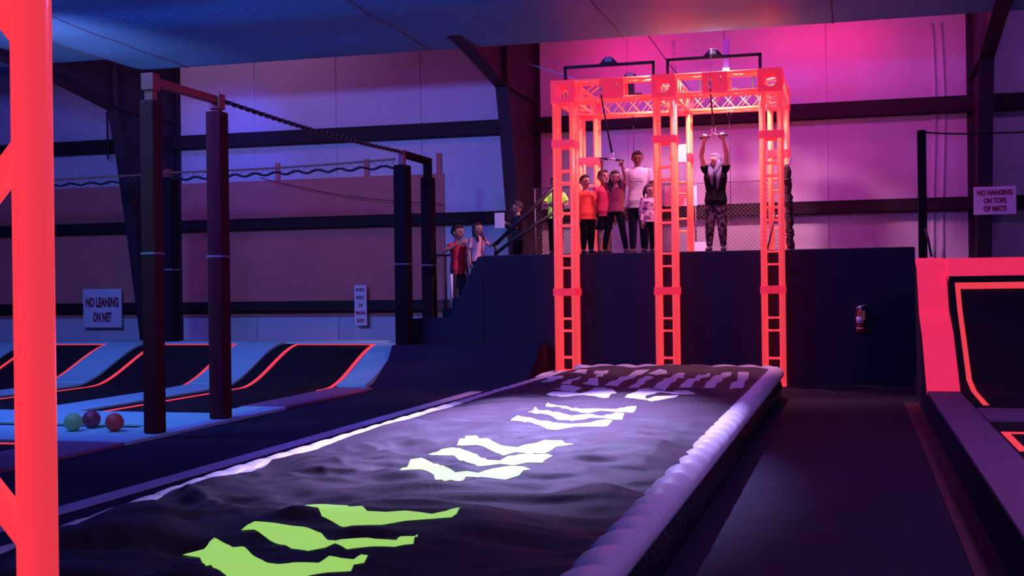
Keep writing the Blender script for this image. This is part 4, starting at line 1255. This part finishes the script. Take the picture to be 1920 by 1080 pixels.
    for v in q['verts']:
        x, y, z = v.co
        k = 1.10 + 0.05 * mnoise.noise(v.co * 9)
        face = y < -0.12 and z < 0.27
        low = z < (-0.10 if hair == 'short' else -0.28)
        ear = abs(x) > 0.3 and z < 0.06 and y < 0.10 and hair == 'short'
        if face or low or ear: k = 0.86
        if hair == 'short' and z > 0.2: k += 0.05
        v.co = hp_((x * 0.76 * k, y * 0.92 * k + 0.01, z * k + 0.015))
    if hair == 'long':
        L = 2.35 if H > 1.58 else 1.75
        R = []
        for i in range(7):
            f = i / 6; w = 0.34 * (1 - 0.25 * f) + 0.05 * math.sin(f * 9)
            c = hc + hm @ Vector((0.02 * math.sin(f * 7) * hh, (0.26 + 0.05 * f) * hh, 0.1 * hh)) + Vector((0, 0, -L * f * hh))
            ax = hm @ Vector((1, 0, 0)); ay = hm @ Vector((0, 1, 0))
            R.append([c + ax * (w * hh * math.cos(2 * PI * k / 14)) + ay * (0.17 * hh * (1 - 0.35 * f) * math.sin(2 * PI * k / 14)) for k in range(14)])
        loft(bm, R)
        for s in (-1, 1):   # locks falling in front of the shoulders
            pts = [hp_((s * 0.33, -0.02, 0.05)), hp_((s * 0.40, -0.06, -0.35)), hp_((s * 0.36, -0.30, -0.80)), hp_((s * 0.30, -0.36, -L * 0.62))]
            q = 1.35 if H > 1.58 else 1.0
            tube(bm, pts, [0.08 * hh * q, 0.13 * hh * q, 0.16 * hh * q, 0.04 * hh], 10, flat=0.7)
    if hair == 'long' and H > 1.58:
        for s, dz in ((-1, 0.14), (1, 0.18)):
            pts = [hp_((s * 0.30, 0.05, 0.10)), hc + Vector((s * 0.045 * H, -0.035 * H, -0.55 * hh)), Vector((s * 0.040 * H, -0.074 * H, shz - 0.02 * H)) + ctr(shz), Vector((s * 0.026 * H, -0.083 * H, shz - dz * H)) + ctr(shz)]
            tube(bm, pts, [0.10 * hh, 0.19 * hh, 0.21 * hh, 0.04 * hh], 10, flat=0.6)
    if hair == 'pony':
        tube(bm, [hp_((0, 0.42, 0.12)), hp_((0, 0.60, 0.02)), hp_((0, 0.62, -0.35)), hp_((0.03, 0.55, -0.75))], [0.09 * hh, 0.13 * hh, 0.12 * hh, 0.04 * hh], 10)
    link('hair', bm, hairc, root, True)
    return root, dict(H=H, hh=hh, ctr=ctr, shz=shz)


dark_hair = mat('black_hair', (0.014, 0.010, 0.012), 0.55, bump=0.4, bscale=60, stretch=(6, 6, 0.6))
grey_hair = mat('greyed_violet_hair', (0.20, 0.19, 0.34), 0.5, bump=0.6, bscale=40, stretch=(6, 6, 0.6))
blk = mat('black_cloth', (0.010, 0.009, 0.014), 0.95, spec=0.05)
navy = mat('navy_denim', (0.012, 0.012, 0.030), 0.9, spec=0.1)
PZ = PLAT

# woman hanging from the right bar
person('woman with long grey hair, black top and camouflage leggings, hanging from the right bar', (-2.22, 20.50, PZ), 1.62, 0.0, False, skins[0],
       blk, camo_mat(), grey_hair, 'long', 0.28, hem=0.47, head=(-0.75, 0.05), fat=1.16, shoe=(0.021, 0.02, 0.03),
       J=dict(shR=(-0.102, -0.01, 0.845), shL=(0.102, -0.01, 0.845), elR=(-0.132, -0.075, 0.985), elL=(0.122, -0.075, 0.99), wrR=(-0.092, -0.158, 1.115), wrL=(0.100, -0.158, 1.122),
              anR=(-0.072, 0.0, 0.045), anL=(0.072, 0.0, 0.045)), grip=(True, True), palms=((0, -1, 0.25), (0, -1, 0.25)))
# girl on the left bar
person('dark-haired girl in a maroon top, legs apart, both arms up on the left bar', (-3.905, 20.48, PZ), 1.40, 0.0, True, skins[1],
       mat('maroon_top', (0.30, 0.045, 0.085), 0.8), blk, dark_hair, 'long', 0.55, hem=0.50, head=(0.35, 0.12), fat=0.95,
       J=dict(shR=(-0.098, 0, 0.795), shL=(0.098, 0, 0.795), elR=(-0.150, -0.06, 0.93), elL=(0.132, -0.06, 0.92), wrR=(-0.128, -0.165, 1.065), wrL=(0.118, -0.165, 1.04),
              anR=(-0.145, 0.0, 0.045), anL=(0.125, 0.0, 0.045), knR=(-0.10, -0.02, 0.27), knL=(0.09, -0.02, 0.27)), grip=(True, True), palms=((0, -1, 0.25), (0, -1, 0.25)))
# tall teenager
r, d = person('tall teenage boy in a white printed T-shirt and dark trousers standing in the middle', (-3.60, 20.95, PZ), 1.76, 0.12, False, skins[2],
       mat('white_tshirt_cloth', (0.80, 0.77, 0.80), 0.8), navy, dark_hair, 'short', 0.6, hem=0.445, head=(0.1, 0.14), fat=1.0)
bm = B(); H = d['H']
for row, (z, n, w) in enumerate(((0.728, 7, 0.009), (0.702, 9, 0.010))):
    for i in range(n):
        x = (i - n / 2 + 0.5) * 0.0145 * H
        y = -(0.0585 * 1.04 + 0.0165) * H * (1 - abs(x / (0.105 * H)) ** 2.3) ** (1 / 2.3)
        pts = [(x - w * .5 * H, y - 0.002, (z - 0.006 + 0.003 * math.sin(i * 2.1)) * H), (x, y - 0.003, (z + 0.008 + 0.003 * math.cos(i * 1.7)) * H), (x + w * .45 * H, y - 0.002, (z - 0.004) * H)]
        tube(bm, pts, 0.0022 * H, 6)
link('shirt_print', bm, mat('grey_print', (0.10, 0.08, 0.14), 0.8), r)
# boy in orange-red tee
person('boy in an orange-red T-shirt leaning at the left, nearest the left truss leg, looking right', (-4.40, 20.50, PZ), 1.34, 0.75, True, skins[1],
       mat('orange_red_tshirt', (0.90, 0.09, 0.06), 0.8, emit=(1, 0.05, 0.03), es=0.10), blk, dark_hair, 'short', 0.75, hem=0.44, lean=(-0.03, 0), head=(0.1, -0.02), fat=1.18)
# boy in crimson tee and shorts
person('boy in a crimson T-shirt and black shorts standing behind the boy in orange-red', (-4.20, 20.92, PZ), 1.46, 0.65, True, skins[1],
       mat('crimson_tshirt', (0.62, 0.03, 0.11), 0.8), blk, dark_hair, 'short', 0.7, shorts=True, hem=0.45, head=(0.15, -0.05), fat=1.0)
# small girl
person('small dark-haired girl in a pale patterned jacket standing in front of the middle truss leg', (-3.33, 20.42, PZ), 1.14, 0.7, True, skins[1],
       pattern_mat('pale_patterned_jacket', (0.50, 0.30, 0.40), (0.14, 0.06, 0.12), 16, 0.58), blk, dark_hair, 'pony', 1.2, hem=0.45, head=(0.2, 0.1), fat=1.06)
# child in neon shirt
person('child in a glowing yellow-green T-shirt behind the left truss leg, hands on the stair rail', (-5.02, 20.78, PZ), 1.36, 0.25, True, skins[1],
       mat('neon_yellow_tshirt', (0.55, 0.80, 0.12), 0.8, emit=(0.32, 0.72, 0.04), es=0.34), blk, dark_hair, 'short', 0.7, hem=0.47, head=(-0.3, 0.1), fat=1.0,
       J=dict(elR=(-0.15, -0.02, 0.65), wrR=(-0.085, -0.135, 0.635), elL=(0.155, -0.01, 0.655), wrL=(0.10, -0.14, 0.62)))
# child in the dark patterned hoodie
person('child in a dark speckled hoodie before the dark column, up the stairs', (-5.78, 21.05, 1.82), 1.32, -1.05, True, skins[1],
       pattern_mat('dark_speckled_hoodie', (0.016, 0.013, 0.03), (0.12, 0.10, 0.24), 24, 0.60), blk, dark_hair, 'short', 1.2, hem=0.47, head=(-0.2, 0.12), fat=1.1,
       J=dict(elR=(-0.15, -0.06, 0.63), wrR=(-0.07, -0.18, 0.70), elL=(0.15, -0.06, 0.63), wrL=(0.05, -0.18, 0.70)))
bm = B(); box(bm, (-6.13, 20.785, 2.66), (-5.95, 20.79, 2.93)); tag(link('paper_sheet', bm, paperm), 'white paper held in front of the child in the dark hoodie', 'paper')
# girl on the stairs
person('long-haired girl in a pale pink T-shirt on the stairs reaching for the handrail', (-6.52, 21.0, 1.44), 1.33, 0.85, True, skins[1],
       mat('pale_pink_tshirt', (0.62, 0.36, 0.42), 0.8), blk, dark_hair, 'long', 0.65, hem=0.48, head=(0.3, 0.0), fat=1.0,
       J=dict(elL=(0.15, -0.08, 0.69), wrL=(0.14, -0.20, 0.72)))
# boy in red on the stairs
person('boy in a long red shirt and white-striped trousers, lowest on the stairs', (-6.90, 21.0, 1.12), 1.62, 1.05, True, skins[1],
       mat('red_shirt', (0.52, 0.012, 0.05), 0.8), mat('dark_track_trousers', (0.015, 0.014, 0.04), 0.8), dark_hair, 'short', 0.3, hem=0.455, head=(0.2, 0.05), fat=0.92, stripe=mat('white_stripe', (0.6, 0.62, 0.75), 0.8),
       J=dict(elR=(-0.19, 0.02, 0.70), wrR=(-0.095, -0.12, 0.785)))
